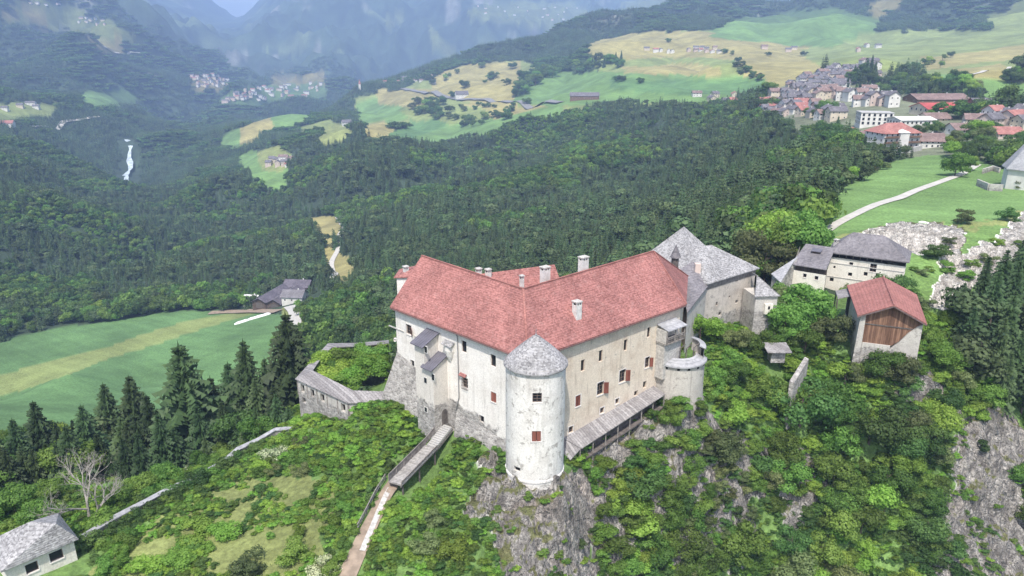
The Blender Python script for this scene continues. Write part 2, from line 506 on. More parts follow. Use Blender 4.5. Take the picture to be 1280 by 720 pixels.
def plain(name, col, rough=.7, var=.25, sc=2.0, metal=0.0):
    q = NT(name)
    f = q.ramp(q.noise(sc, 4), .3, .7, 1 - var, 1 + var)
    q.base(q.scale(q.mix(0.0, col, col), f)).rough(rough)
    q.b.inputs['Metallic'].default_value = metal
    q.bump(q.noise(sc * 6, 3), .3, .02)
    return q.m

def terrain_mat(name, rocky=False, fieldy=False):
    q = NT(name)
    p = q.co('Position')
    c = q.attr('Col')
    big = q.ramp(q.noise(.012, 5, .6, p), .3, .7, .78, 1.22)
    mid = q.ramp(q.noise(.11, 4, .6, p), .3, .7, .8, 1.2)
    fine = q.ramp(q.noise(1.3, 4, .65, p), .3, .7, .72, 1.28)
    if rocky:
        st = q.noise(.55, 7, .68, q.map(p, (1.0, 1.0, .38)), .6)
        c = q.mix(q.ramp(st, .36, .62), (.17, .155, .138), (.385, .36, .325))
        c = q.mix(q.ramp(q.noise(.16, 3, .5, p), .55, .75, 0, .6), c, (.30, .25, .215))
        wv = q.n('VectorMath', operation='ADD'); q.put(wv.inputs[0], q.map(p, (1, 1, .45))); q.put(wv.inputs[1], q.scale(q.n('NewGeometry').outputs['Normal'], q.math('MULTIPLY', q.noise(.7, 4, .6, p), 3.0)))
        ck = q.vor(.42, wv.outputs[0], 'DISTANCE_TO_EDGE', 'Distance'); ck2 = q.vor(1.5, wv.outputs[0], 'DISTANCE_TO_EDGE', 'Distance')
        c = q.mix(q.ramp(ck, 0, .09, .6, 0), c, (.10, .092, .085)); c = q.mix(q.math('MULTIPLY', q.ramp(ck2, 0, .09, .5, 0), q.ramp(q.sep(q.attr('Col'))[0], .45, .6, 1, .3)), c, (.11, .105, .1))
        mid = q.ramp(q.noise(2.2, 5, .7, p), .3, .7, .68, 1.32)
        c = q.scale(c, q.math('MULTIPLY', mid, q.math('DIVIDE', q.sep(q.attr('Col'))[0], .36)))
        nz = q.sep(q.n('NewGeometry').outputs['Normal'])[2]
        gr = q.math('ADD', nz, q.math('MULTIPLY', q.math('SUBTRACT', q.noise(.6, 4, .6, p), .5), 1.3))
        c = q.mix(q.math('MULTIPLY', q.ramp(gr, .72, .9), q.ramp(q.sep(q.attr('Col'))[0], .45, .6, 1, .12)), c, q.scale(q.mix(q.noise(.8, 3, .5, p), (.12, .15, .05), (.22, .2, .1)), fine))
        q.base(c)
        q.bump(q.math('ADD', q.noise(1.1, 8, .72, q.map(p, (1, 1, .5))), q.math('ADD', q.math('MULTIPLY', q.ramp(ck, 0, .3), .8), q.math('MULTIPLY', q.ramp(ck2, 0, .25), .3))), 1.0, .9)
    elif fieldy:
        a = q.n('VectorRotate', rotation_type='Z_AXIS'); q.put(a.inputs['Vector'], p); a.inputs['Angle'].default_value = R(38)
        w = q.ramp(q.noise(1.0, 3, .5, q.map(a.outputs[0], (.012, .22, .0))), .35, .65, .92, 1.07)
        q.base(q.scale(q.scale(q.scale(c, big), q.ramp(q.noise(.05, 4, .6, p), .3, .7, .86, 1.14)), q.math('MULTIPLY', w, fine)))
        q.bump(q.noise(2.0, 3, .6, p), .4, .3)
    else:
        q.base(q.scale(q.scale(q.scale(c, big), mid), fine))
        q.bump(q.noise(.9, 6, .7, p), .8, .5)
    q.rough(.95)
    return q.m

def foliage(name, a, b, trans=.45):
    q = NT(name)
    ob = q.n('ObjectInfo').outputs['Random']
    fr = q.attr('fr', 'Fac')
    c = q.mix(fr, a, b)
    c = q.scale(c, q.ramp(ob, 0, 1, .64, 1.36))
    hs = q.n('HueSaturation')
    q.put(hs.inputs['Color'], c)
    q.put(hs.inputs['Hue'], q.ramp(q.math('FRACT', q.math('MULTIPLY', ob, 7.31)), 0, 1, .482, .518))
    q.base(hs.outputs[0]).rough(.6)
    out = q.t.nodes['Material Output']
    tr = q.n('BsdfTranslucent')
    q.put(tr.inputs[0], q.scale(hs.outputs[0], 1.3))
    ms = q.n('MixShader'); ms.inputs[0].default_value = trans
    q.t.links.new(q.b.outputs[0], ms.inputs[1]); q.t.links.new(tr.outputs[0], ms.inputs[2])
    q.t.links.new(ms.outputs[0], out.inputs[0])
    return q.m

def plaster(name, clean, dirty, rubble_z=None, slope=0.0, worn=.5):
    """lime plaster with stains; below a line (object space height, tilting with x) the plaster is gone and rubble masonry shows"""
    q = NT(name)
    o = q.co()
    st = q.noise(.35, 6, .62)
    c = q.mix(q.ramp(st, .42, .72, 0, .8), clean, dirty)
    streak = q.noise(1.0, 4, .6, q.map(o, (1.6, 1.6, .13)))
    c = q.mix(q.ramp(streak, .52, .75, 0, .5), c, tuple(.62 * x for x in dirty))
    patch = q.noise(.9, 7, .7, None, .5)
    c = q.mix(q.ramp(patch, .67 - .12 * worn, .72 - .1 * worn, 0, .75), c, (.27, .25, .225))
    sp = q.ramp(q.noise(5, 4, .7), .3, .7, .86, 1.12)
    c = q.scale(c, sp)
    bh = q.noise(3, 5, .7)
    if rubble_z is not None:
        x, y, z = q.sep(o)
        lim = q.math('ADD', z, q.math('MULTIPLY', x, -slope))
        lim = q.math('ADD', lim, q.math('MULTIPLY', q.math('SUBTRACT', q.noise(.45, 6, .65), .5), 6.5))
        k = q.ramp(lim, rubble_z - .35, rubble_z + .35, 1, 0)
        cell = q.vor(2.3, q.map(o, (1, 1, 1.5)))
        g = q.mix(q.sep(cell)[0], (.20, .185, .17), (.41, .385, .355))
        edge = q.vor(2.3, q.map(o, (1, 1, 1.5)), 'DISTANCE_TO_EDGE', 'Distance')
        g = q.mix(q.ramp(edge, 0, .12, .8, 0), g, (.36, .345, .32))
        g = q.scale(g, q.ramp(q.noise(.8, 5, .6), .3, .7, .75, 1.2))
        c = q.mix(k, c, g)
        bh = q.math('ADD', bh, q.math('MULTIPLY', q.math('MULTIPLY', q.ramp(edge, 0, .2), k), 1.4))
    q.base(c).rough(.92)
    q.bump(bh, .55, .06)
    return q.m

def tiles(name, a, b, cell=3.2, stretch=(1, 1, 1.3), worn=(.5, .5, .5), wf=.25, rough=.8):
    q = NT(name)
    o = q.co()
    v = q.sep(q.vor(cell, q.map(o, stretch)))[0]
    c = q.mix(v, a, b)
    big = q.noise(.22, 5, .6)
    c = q.scale(c, q.ramp(big, .3, .7, .80, 1.14))
    dk = q.noise(.55, 7, .72)
    c = q.scale(c, q.ramp(dk, .56, .74, 1.0, .74))
    c = q.mix(q.ramp(q.noise(1.1, 6, .7), .52, .72, 0, wf), c, worn)
    row = q.n('TexWave', wave_type='BANDS', bands_direction='Z')
    q.put(row.inputs['Vector'], o); row.inputs['Scale'].default_value = 1.25; row.inputs['Distortion'].default_value = .6
    row.inputs['Detail'].default_value = 2
    c = q.scale(c, q.ramp(row.outputs['Fac'], 0, .35, .84, 1.0))
    q.base(c).rough(rough)
    q.bump(q.math('ADD', v, row.outputs['Fac']), .35, .06)
    return q.m

def boards(name, a, b, axis=(1, 0), width=.28, rough=.85, vert=True):
    """planks: colour changes from plank to plank along a horizontal axis"""
    q = NT(name)
    x, y, z = q.sep(q.co())
    s = q.math('ADD', q.math('MULTIPLY', x, axis[0]), q.math('MULTIPLY', y, axis[1]))
    sw = q.math('DIVIDE', s, width)
    w = q.n('TexWhiteNoise', noise_dimensions='1D'); q.put(w.inputs['W'], q.math('FLOOR', sw))
    c = q.mix(w.outputs[0], a, b)
    fr = q.math('FRACT', sw)
    gap = q.math('MINIMUM', fr, q.math('SUBTRACT', 1.0, fr))
    c = q.scale(c, q.ramp(gap, 0, .1, .45, 1.0))
    c = q.scale(c, q.ramp(q.noise(1.0, 5, .65, q.map(q.co(), (3, 3, .5))), .3, .7, .72, 1.22))
    q.base(c).rough(rough)
    q.bump(q.ramp(gap, 0, .12), .5, .03)
    return q.m

M = {}
for i, nm in enumerate(CLASS_NAME):
    M[nm] = terrain_mat(nm, rocky=(i == ROCK), fieldy=i in (MEADOW, HAY, CROP, PALE))
M['spruce'] = foliage('spruce_needles', (.034, .062, .024), (.078, .128, .046), .25)
M['pine'] = foliage('pine_needles', (.045, .074, .03), (.095, .14, .052), .25)
M['leaf'] = foliage('leaf_mid', (.085, .165, .03), (.18, .285, .06))
M['leaf_bright'] = foliage('leaf_bright', (.125, .235, .032), (.225, .365, .065))
M['leaf_dark'] = foliage('leaf_dark', (.05, .105, .028), (.115, .195, .052))
M['leaf_olive'] = foliage('leaf_olive', (.10, .13, .05), (.20, .24, .095))
M['bastion_plaster'] = plaster('bastion_plaster', (.46, .43, .385), (.34, .315, .28), None, 0, 1.0)
M['leaf_lime'] = foliage('leaf_lime', (.15, .245, .035), (.27, .39, .075))
M['purple_slate'] = tiles('purple_slate', (.085, .075, .09), (.14, .125, .145), 1.2, (1, 1, 1), (.2, .18, .2), .2)
M['blossom'] = foliage('leaf_with_blossom', (.075, .13, .035), (.50, .52, .33), .15)
M['bark'] = plain('bark', (.12, .095, .075), .95, .35, 3)
M['dead_wood'] = plain('dead_wood', (0.302, 0.277, 0.244), .9, .25, 3)
M['white_plaster'] = plaster('white_plaster', (.72, .685, .635), (.60, .555, .50), -2.5, -.22, .15)
M['tower_plaster'] = plaster('tower_plaster', (0.672, 0.647, 0.605), (0.504, 0.475, 0.437), None, 0, 1.0)
M['beige_plaster'] = plaster('beige_plaster', (.64, .555, .45), (.49, .39, .30), None, 0, .55)
M['rubble_plaster'] = plaster('rubble_plaster', (0.521, 0.470, 0.412), (0.353, 0.311, 0.269), 3.5, 0, 1.0)
M['stone_plaster'] = plaster('stone_plaster', (0.470, 0.445, 0.403), (0.353, 0.328, 0.294), 1.0, 0, 1.0)
M['clean_white'] = plaster('clean_white', (0.689, 0.647, 0.571), (0.588, 0.538, 0.462), None, 0, .0)
M['shaft_plaster'] = plaster('shaft_plaster', (0.588, 0.550, 0.496), (0.504, 0.462, 0.412), -3.2, -.22, .2)
M['rubble'] = plaster('rubble', (0.353, 0.336, 0.311), (0.286, 0.269, 0.244), 60, 0, .8)
M['red_tile'] = tiles('red_tile', (.20, .083, .073), (.365, .165, .145), 4.2, (1, 1, 1.3), (.41, .235, .21), .45)
M['red_tile_new'] = tiles('red_tile_new', (.245, .10, .085), (.35, .155, .13), 3.6, (1, 1, 1.3), (.40, .23, .2), .4)
M['grey_shingle'] = tiles('grey_shingle', (0.160, 0.155, 0.155), (0.378, 0.370, 0.365), 4.0, (1, 1, 1.2), (0.403, 0.399, 0.403), .5)
M['slate_roof'] = tiles('slate_roof', (0.126, 0.118, 0.126), (0.202, 0.189, 0.197), 2.8, (1, 1, 1.2), (0.252, 0.235, 0.235), .3)
M['pale_shingle'] = tiles('pale_shingle', (0.252, 0.252, 0.260), (0.353, 0.353, 0.361), 2.8, (1, 1, 1.2), (0.386, 0.386, 0.386), .4)
M['dark_sheet'] = plain('dark_sheet', (.12, .115, .135), .45, .15, 1.0)
M['grey_boards'] = boards('grey_boards', (0.185, 0.172, 0.168), (0.302, 0.286, 0.277), (.768, .641), .42)
M['bridge_boards'] = boards('bridge_boards', (0.235, 0.223, 0.210), (0.336, 0.323, 0.307), (.45, .89), .3)
M['barn_boards'] = boards('barn_boards', (.13, .07, .045), (.27, .155, .10), (.93, -.37), .3)
M['dark_boards'] = boards('dark_boards', (.07, .05, .04), (.13, .10, .08), (.8, .6), .25)
M['weathered_timber'] = plain('weathered_timber', (.20, .18, .165), .9, .3, 2)
M['old_timber'] = plain('old_timber', (.11, .095, .085), .9, .3, 2)
M['fascia'] = plain('fascia', (.14, .10, .095), .8, .2, 2)
M['glass'] = plain('window_glass', (.018, .02, .024), .15, .1, 1)
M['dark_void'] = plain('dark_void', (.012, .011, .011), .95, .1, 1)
M['frame_dark'] = plain('frame_dark', (.16, .12, .10), .7, .2, 3)
M['frame_white'] = plain('frame_white', (0.554, 0.538, 0.504), .7, .1, 3)
M['shutter'] = boards('red_shutter', (.17, .055, .04), (.235, .085, .06), (.7, .7), .12)
M['surround'] = plain('surround', (0.622, 0.588, 0.554), .85, .12, 3)
M['stone_trim'] = plain('stone_trim', (.42, .40, .37), .9, .25, 3)
M['chimney_white'] = plain('chimney_white', (0.571, 0.559, 0.529), .9, .15, 1.5)
M['zinc'] = plain('zinc', (.25, .245, .25), .5, .15, 2, .3)
M['gravel'] = plain('gravel', (0.42, 0.40, 0.36), .95, .12, .5)
M['asphalt'] = plain('asphalt', (0.185, 0.181, 0.176), .9, .12, .2)
M['dirt_path'] = plain('dirt_path', (0.252, 0.197, 0.147), .95, .22, .9)
M['river'] = plain('river_foam', (.42, .48, .50), .5, .3, .12)
M['wrap_white'] = plain('wrap_white', (0.672, 0.672, 0.672), .5, .05, 1)
M['red_paint'] = plain('red_paint', (0.353, 0.076, 0.067), .6, .2, .2)
M['house_white'] = plain('house_white', (0.588, 0.571, 0.529), .9, .1, .3)
M['house_cream'] = plain('house_cream', (0.521, 0.454, 0.353), .9, .1, .3)
M['house_pink'] = plain('house_pink', (0.504, 0.412, 0.361), .9, .1, .3)
M['roof_grey'] = tiles('roof_grey', (0.097, 0.091, 0.099), (0.172, 0.160, 0.172), 1.2, (1, 1, 1), (0.252, 0.235, 0.235), .3)
M['roof_brown'] = tiles('roof_brown', (0.160, 0.109, 0.097), (0.235, 0.168, 0.151), 1.2, (1, 1, 1), (0.252, 0.202, 0.185), .3)
M['roof_red'] = tiles('roof_red', (0.277, 0.118, 0.101), (0.361, 0.168, 0.143), 1.2, (1, 1, 1), (0.336, 0.235, 0.210), .3)
M['wood_house'] = plain('wood_house', (.16, .10, .07), .8, .25, .8)
M['concrete'] = plain('concrete', (0.378, 0.370, 0.353), .9, .12, .5)
M['banner'] = plain('banner_cloth', (.6, .08, .07), .7, .05, 1)
# ------------------------------------------------------------------ ground sheet
az = np.radians(np.linspace(-62, 62, 1130))
rr = [40.0]
while rr[-1] < 215: rr.append(rr[-1] + .36)
while rr[-1] < 15000: rr.append(rr[-1] * 1.0118)
rr = np.array(rr)
AZ, RR = np.meshgrid(az, rr)
GX = (RR * np.sin(AZ)).ravel(); GY = (RR * np.cos(AZ)).ravel()
GZ, GC, GR = H(GX, GY, True)
nr, na = AZ.shape
# steep near ground is rock as well
gz = GZ.reshape(nr, na)
dzr = np.gradient(gz, rr, axis=0); dza = np.gradient(gz, az, axis=1) / RR
slope = np.hypot(dzr, dza).ravel()
steep = (slope > 1.75 + .6 * N1.fbm(GX / 5, GY / 5, 3)) & (RR.ravel() < 220) & (RR.ravel() > 60)
GC = np.where(steep & (GC == SCRUB), ROCK, GC)
col = np.array(CLASS_COL)[GC]
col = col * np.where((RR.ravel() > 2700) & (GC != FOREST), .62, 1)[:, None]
farw = (GC == FOREST) & (RR.ravel() > 2500)
# far woods: tone varies stand by stand, with pale rock and scree in places
col = np.where((GC == ROCK)[:, None], col * np.where(RR.ravel() > 153, 2.2, np.where(np.abs(GX - 3) < 14, 1.12, 1.12))[:, None], col)
tone = 1 + .8 * N1.fbm(GX / 210, GY / 210, 4) + .5 * N2.fbm(GX / 45, GY / 45, 3)
col = col * np.where(farw, np.clip(tone, .4, 2.2), 1)[:, None]
scree = np.clip((N3.fbm(GX / 160, GY / 400, 5) - .36) * 3, 0, .7) * farw
col = col * (1 - scree[:, None]) + np.array([.26, .25, .22]) * scree[:, None]
patchy = np.clip((N2.fbm(GX / 480, GY / 330, 4) - .3) * 4, 0, .7) * farw * (GZ > -60)
col = col * (1 - .8 * patchy[:, None]) + np.array([.15, .19, .08]) * .8 * patchy[:, None]
ii = np.arange(nr * na).reshape(nr, na)
quads = np.stack([ii[:-1, :-1], ii[:-1, 1:], ii[1:, 1:], ii[1:, :-1]], -1).reshape(-1, 4)
qc = GC[quads[:, 0]]
GV = np.stack([GX, GY, GZ], -1)
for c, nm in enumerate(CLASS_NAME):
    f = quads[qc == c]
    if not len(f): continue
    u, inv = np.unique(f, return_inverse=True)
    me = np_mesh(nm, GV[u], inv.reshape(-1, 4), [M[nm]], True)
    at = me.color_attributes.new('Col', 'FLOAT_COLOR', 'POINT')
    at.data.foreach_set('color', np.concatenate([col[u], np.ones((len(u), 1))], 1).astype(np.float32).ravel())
    o = bpy.data.objects.new(nm, me); COL.objects.link(o)
    tag(o, kind='structure')

# fast height lookup on the finished grid
def HG(x, y):
    x = np.atleast_1d(np.asarray(x, float)); y = np.atleast_1d(np.asarray(y, float))
    a = np.arctan2(x, y); r = np.hypot(x, y)
    fa = np.clip((a - az[0]) / (az[1] - az[0]), 0, na - 1.001)
    k = np.clip(np.searchsorted(rr, r) - 1, 0, nr - 2)
    fr = np.clip((r - rr[k]) / (rr[k + 1] - rr[k]), 0, 1)
    i = fa.astype(int); fa = fa - i
    z = (gz[k, i] * (1 - fa) + gz[k, i + 1] * fa) * (1 - fr) + (gz[k + 1, i] * (1 - fa) + gz[k + 1, i + 1] * fa) * fr
    j = np.where(fr > .5, k + 1, k)
    c = GC.reshape(nr, na)[j, i]
    return z, c
def hg(x, y): return float(HG([x], [y])[0][0])
def ghit(px, py, t0=60, t1=11000):
    ts = np.exp(np.linspace(math.log(t0), math.log(t1), 5000))
    d = ray(px, py)
    z = HG(d[0] * ts, d[1] * ts)[0]
    b = d[2] * ts < z
    k = int(np.argmax(b)) if b.any() else len(ts) - 1
    return Vector((d[0] * ts[k], d[1] * ts[k], z[k]))

# ------------------------------------------------------------------ roads, paths, river: ribbons laid on the ground
def ribbon(name, line, width, m, lift=.15, t0=60, t1=9000, step=None):
    p = [ghit(a, b, t0, t1) for a, b in line]
    d = []
    for i in range(len(p) - 1):
        L = (p[i + 1] - p[i]).length
        n = max(2, int(L / (step or width)))
        for k in range(n): d.append(p[i].lerp(p[i + 1], k / n))
    d.append(p[-1])
    for _ in range(6):
        d = [d[0]] + [(d[i - 1] + d[i] * 2 + d[i + 1]) / 4 for i in range(1, len(d) - 1)] + [d[-1]]
    V = []; F = []
    for i, q in enumerate(d):
        a = d[max(i - 1, 0)]; b = d[min(i + 1, len(d) - 1)]
        t = Vector((b.x - a.x, b.y - a.y, 0)).normalized()
        nrm = Vector((t.y, -t.x, 0))
        w = width(i / len(d)) if callable(width) else width
        zs = max(hg(q.x + nrm.x * w * s, q.y + nrm.y * w * s) for s in (-.5, 0, .5)) + lift
        for s in (-.5, 0, .5):
            r2 = q + nrm * w * s
            V.append((r2.x, r2.y, .5 * zs + .5 * (hg(r2.x, r2.y) + lift)))
    for i in range(len(d) - 1):
        for k in (0, 1):
            F.append((3 * i + k, 3 * i + 3 + k, 3 * i + 4 + k, 3 * i + 1 + k))
    o = bpy.data.objects.new(name, np_mesh(name, V, F, [m], True)); COL.objects.link(o)
    tag(o, kind='structure')
    return o, d
ribbon('castle_road', [(1013, 308), (1018, 298), (1040, 284), (1070, 268), (1105, 253), (1140, 240), (1172, 229), (1200, 219), (1222, 206)], 3.0, M['gravel'], .2, 150, 420)
ribbon('farm_track', [(412, 352), (420, 344), (413, 330), (424, 312), (423, 296), (431, 286), (420, 268)], 4.5, M['gravel'], .6, 300, 1200)
ribbon('farm_track', [(362, 384), (372, 392), (366, 405), (372, 420)], 7, M['gravel'], .5, 250, 620)
ribbon('farm_track', [(262, 392), (290, 388), (316, 389), (348, 390)], 7, M['dirt_path'], .5, 250, 620)
ribbon('valley_road', [(486, 105), (520, 114), (552, 122), (590, 124), (640, 128), (700, 129)], 16, M['asphalt'], 1.0, 1000, 3000)
ribbon('village_road', [(1262, 84), (1228, 92), (1180, 101)], 5, M['gravel'], .6, 400, 2500)
ribbon('valley_road', [(186, 72), (160, 66), (130, 60)], 10, M['gravel'], 2, 1500, 4500)
ribbon('valley_road', [(40, 160), (80, 152), (125, 147)], 12, M['gravel'], 2, 1200, 3500)

RIVER = []
for k in range(40):
    u = k / 39
    t = 1800 - 460 * u; px = 163 + 4 * math.sin(u * 9) + 2 * math.sin(u * 21)
    q = P(px, 206 + 36 * u, t=t); RIVER.append(Vector((q.x, q.y, 0)))
rz_ = [hg(q.x, q.y) for q in RIVER]
rz_ = [float(np.mean(rz_[max(0, i - 6):i + 7])) for i in range(40)]
V = []; F = []
for i, q in enumerate(RIVER):
    w_ = 5 + 2 * math.sin(i * .7) + 1 * math.sin(i * 1.9)
    for s in (-1, 1): V.append((q.x + s * w_, q.y, max(rz_[i], hg(q.x + s * w_, q.y), hg(q.x, q.y)) * .5 + rz_[i] * .5 + 4))
for i in range(39): F.append((2 * i, 2 * i + 2, 2 * i + 3, 2 * i + 1))
o = bpy.data.objects.new('river', np_mesh('river', V, F, [M['river']], True)); COL.objects.link(o); tag(o, kind='structure')
# ------------------------------------------------------------------ plants: prototypes (shared meshes)
def tree_mesh(name, V, F, mats, fr, mi=None):
    me = np_mesh(name, V, F, mats, False, mi)
    a = me.attributes.new('fr', 'FLOAT', 'FACE')
    a.data.foreach_set('value', np.asarray(fr, np.float32))
    return me
def conifer(seed, Hh=1.0, Rr=.17, whorls=16, arms=9, mat='spruce', detail=True, bare=.06, fine=False):
    """unit height crown of drooping sprays"""
    g = np.random.default_rng(seed)
    V = []; F = []; fr = []
    for w in range(whorls):
        u = (w + .5 * g.random()) / whorls
        z = bare + (1 - bare) * u
        rad = Rr * (1 - u) ** .78 * (.85 + .3 * g.random()) + .008
        k = arms if u < .75 else max(5, arms - 3)
        a0 = g.random() * 6.28
        for i in range(k):
            a = a0 + 6.283 * (i + .35 * (g.random() - .5)) / k
            if fine and g.random() < .1: continue
            L = rad * ((.55 + .75 * g.random()) if fine else (.72 + .5 * g.random()))
            dr = L * (.42 + .3 * g.random()) * (1.1 - .5 * u)
            ca, sa = math.cos(a), math.sin(a)
            def pt(r, s, zz): return (ca * r - sa * s, sa * r + ca * s, zz)
            if detail:
                wd = L * (.2 if fine else .30) + .006
                segs = 5 if fine else 3
                for j in range(segs):
                    r0 = L * (.12 + .88 * j / segs); r1 = L * (.12 + .88 * (j + 1) / segs)
                    z0 = z - dr * (r0 / L) ** 1.4; z1 = z - dr * (r1 / L) ** 1.4
                    ww = wd * (1 - .55 * j / segs) * (.8 + .4 * g.random())
                    for sg in (-1, 1):
                        b = len(V)
                        V += [pt(r0, 0, z0 + .006), pt(r1 + .01, 0, z1 + .004), pt(r1 - .01, sg * ww, z1 - .018 - .02 * g.random()), pt(r0 + .005, sg * ww * .6, z0 - .015)]
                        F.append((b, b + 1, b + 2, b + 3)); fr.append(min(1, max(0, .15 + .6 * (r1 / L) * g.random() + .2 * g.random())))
            else:
                wd = L * .42 + .01
                b = len(V)
                V += [pt(0, 0, z + .02), pt(L * .6, -wd, z - dr * .6), pt(L, 0, z - dr), pt(L * .6, wd, z - dr * .6)]
                F.append((b, b + 1, b + 2, b + 3)); fr.append(g.random())
    b = len(V)
    for i in range(4):
        a = i * 1.571
        V += [(0, 0, 1.03), (.012 * math.cos(a), .012 * math.sin(a), .9), (.012 * math.cos(a + 1.57), .012 * math.sin(a + 1.57), .9), (0, 0, .9)]
        F.append((b + 4 * i, b + 4 * i + 1, b + 4 * i + 2, b + 4 * i + 3)); fr.append(.5)
    return V, F, fr
def leafy(seed, n, leaf, lobes, squash=.8, mat='leaf', spread=.42, lo=.28):
    """crown of leaf clumps on the surface of many uneven lobes, roughly unit size"""
    g = np.random.default_rng(seed)
    C = []
    for i in range(lobes):
        a = g.random() * 6.28; rr_ = spread * math.sqrt(g.random()); z = lo + (1 - lo - .22) * g.random()
        k = 1 - .55 * abs(z - .5)
        C.append((rr_ * math.cos(a) * k * 1.1, rr_ * math.sin(a) * k * 1.1, z, .13 + .13 * g.random()))
    C = np.array(C)
    wts = C[:, 3] ** 2; wts /= wts.sum()
    ci = g.choice(lobes, n, p=wts)
    d = g.normal(size=(n, 3)); d[:, 2] = np.abs(d[:, 2]) * .9 - .28
    d /= np.linalg.norm(d, axis=1)[:, None]
    rad = C[ci, 3] * (1 - .35 * g.random(n) ** 2) * (1 + .18 * g.normal(size=n))
    p = C[ci, :3] + d * rad[:, None] * np.array([1, 1, squash])
    keep = np.ones(n, bool)
    nrm = d + g.normal(size=(n, 3)) * .38
    nrm /= np.linalg.norm(nrm, axis=1)[:, None]
    t = np.cross(nrm, g.normal(size=(n, 3))); t /= np.linalg.norm(t, axis=1)[:, None] + 1e-9
    b = np.cross(nrm, t)
    s = leaf * (.6 + .8 * g.random(n))[:, None]
    e = s * (.55 + .4 * g.random(n))[:, None]
    V = np.stack([p - t * s, p - b * e + nrm * s * .25, p + t * s, p + b * e + nrm * s * .25], 1).reshape(-1, 3)
    F = np.arange(4 * n).reshape(-1, 4)
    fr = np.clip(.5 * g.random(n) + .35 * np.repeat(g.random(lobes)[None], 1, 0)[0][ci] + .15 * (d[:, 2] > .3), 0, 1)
    return V, F, fr
def trunk_mesh(name, h, r0, r1, limbs=5, seed=1, mat='bark'):
    g = random.Random(seed)
    mb = MB()
    def cone(a, b, ra, rb, n=7):
        a, b = Vector(a), Vector(b); d = (b - a).normalized()
        u = d.orthogonal().normalized(); v = d.cross(u)
        vs = [a + (u * math.cos(6.283 * i / n) + v * math.sin(6.283 * i / n)) * ra for i in range(n)] + [b + (u * math.cos(6.283 * i / n) + v * math.sin(6.283 * i / n)) * rb for i in range(n)]
        mb.add(vs, [(i, (i + 1) % n, n + (i + 1) % n, n + i) for i in range(n)])
    pts_ = [(0, 0, -.1), (r0 * .3, 0, h * .4), (-r0 * .2, r0 * .3, h * .75), (0, 0, h)]
    for i in range(3): cone(pts_[i], pts_[i + 1], r0 + (r1 - r0) * i / 3, r0 + (r1 - r0) * (i + 1) / 3)
    for i in range(limbs):
        z = h * (.45 + .45 * i / max(1, limbs)); a = g.random() * 6.28; L = h * (.25 + .2 * g.random())
        cone((0, 0, z), (L * math.cos(a) * .8, L * math.sin(a) * .8, z + L * .6), r1 * 1.2, r1 * .3, 5)
    me = bpy.data.meshes.new(name)
    me.from_pydata(mb.v, [], mb.f); me.materials.append(M[mat]); me.update()
    return me

PROTO = {}
def reg(kind, crown, trunk, name): PROTO.setdefault(kind, []).append((crown, trunk, name))
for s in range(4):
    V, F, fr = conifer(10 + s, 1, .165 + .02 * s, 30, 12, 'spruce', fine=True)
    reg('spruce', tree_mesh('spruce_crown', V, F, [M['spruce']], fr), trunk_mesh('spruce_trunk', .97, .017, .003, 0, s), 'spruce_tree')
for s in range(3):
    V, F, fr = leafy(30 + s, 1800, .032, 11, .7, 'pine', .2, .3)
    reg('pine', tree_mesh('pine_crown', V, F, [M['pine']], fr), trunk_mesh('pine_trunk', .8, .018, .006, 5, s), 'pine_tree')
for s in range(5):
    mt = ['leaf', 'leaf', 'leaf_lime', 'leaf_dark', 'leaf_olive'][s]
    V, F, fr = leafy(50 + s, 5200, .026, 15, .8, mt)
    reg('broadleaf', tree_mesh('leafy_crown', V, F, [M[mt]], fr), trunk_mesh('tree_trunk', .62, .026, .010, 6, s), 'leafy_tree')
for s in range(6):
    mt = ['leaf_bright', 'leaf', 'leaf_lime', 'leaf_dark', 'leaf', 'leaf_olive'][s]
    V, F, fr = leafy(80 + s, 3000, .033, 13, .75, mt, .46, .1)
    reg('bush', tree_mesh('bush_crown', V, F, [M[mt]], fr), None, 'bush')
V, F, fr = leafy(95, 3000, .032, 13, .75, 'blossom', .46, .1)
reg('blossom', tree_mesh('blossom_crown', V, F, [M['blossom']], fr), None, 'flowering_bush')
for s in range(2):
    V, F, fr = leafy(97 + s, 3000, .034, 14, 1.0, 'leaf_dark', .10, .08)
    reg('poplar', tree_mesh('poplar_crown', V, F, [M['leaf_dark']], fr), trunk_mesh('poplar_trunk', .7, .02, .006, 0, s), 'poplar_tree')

def plant(kind, x, y, h, w=None, label=None, cat=None, group=None, var=None, z=None, name=None, sink=0.0):
    k = PROTO[kind]
    cr, tr, nm = k[(var if var is not None else random.randrange(len(k))) % len(k)]
    w = w or h
    zz = (hg(x, y) if z is None else z) - sink
    rot = random.random() * 6.28
    if tr is None:
        o = bpy.data.objects.new(name or nm, cr)
        COL.objects.link(o); o.location = (x, y, zz); o.rotation_euler = (0, 0, rot); o.scale = (w, w * (.85 + .3 * random.random()), h)
        return tag(o, label, cat or 'bush', group)
    r = empty(name or nm, (x, y, zz), label, cat or 'tree', group)
    r.rotation_euler = (0, 0, rot); r.scale = (w, w, h)
    a = bpy.data.objects.new('trunk', tr); COL.objects.link(a); a.parent = r
    b = bpy.data.objects.new('crown', cr); COL.objects.link(b); b.parent = r
    return r

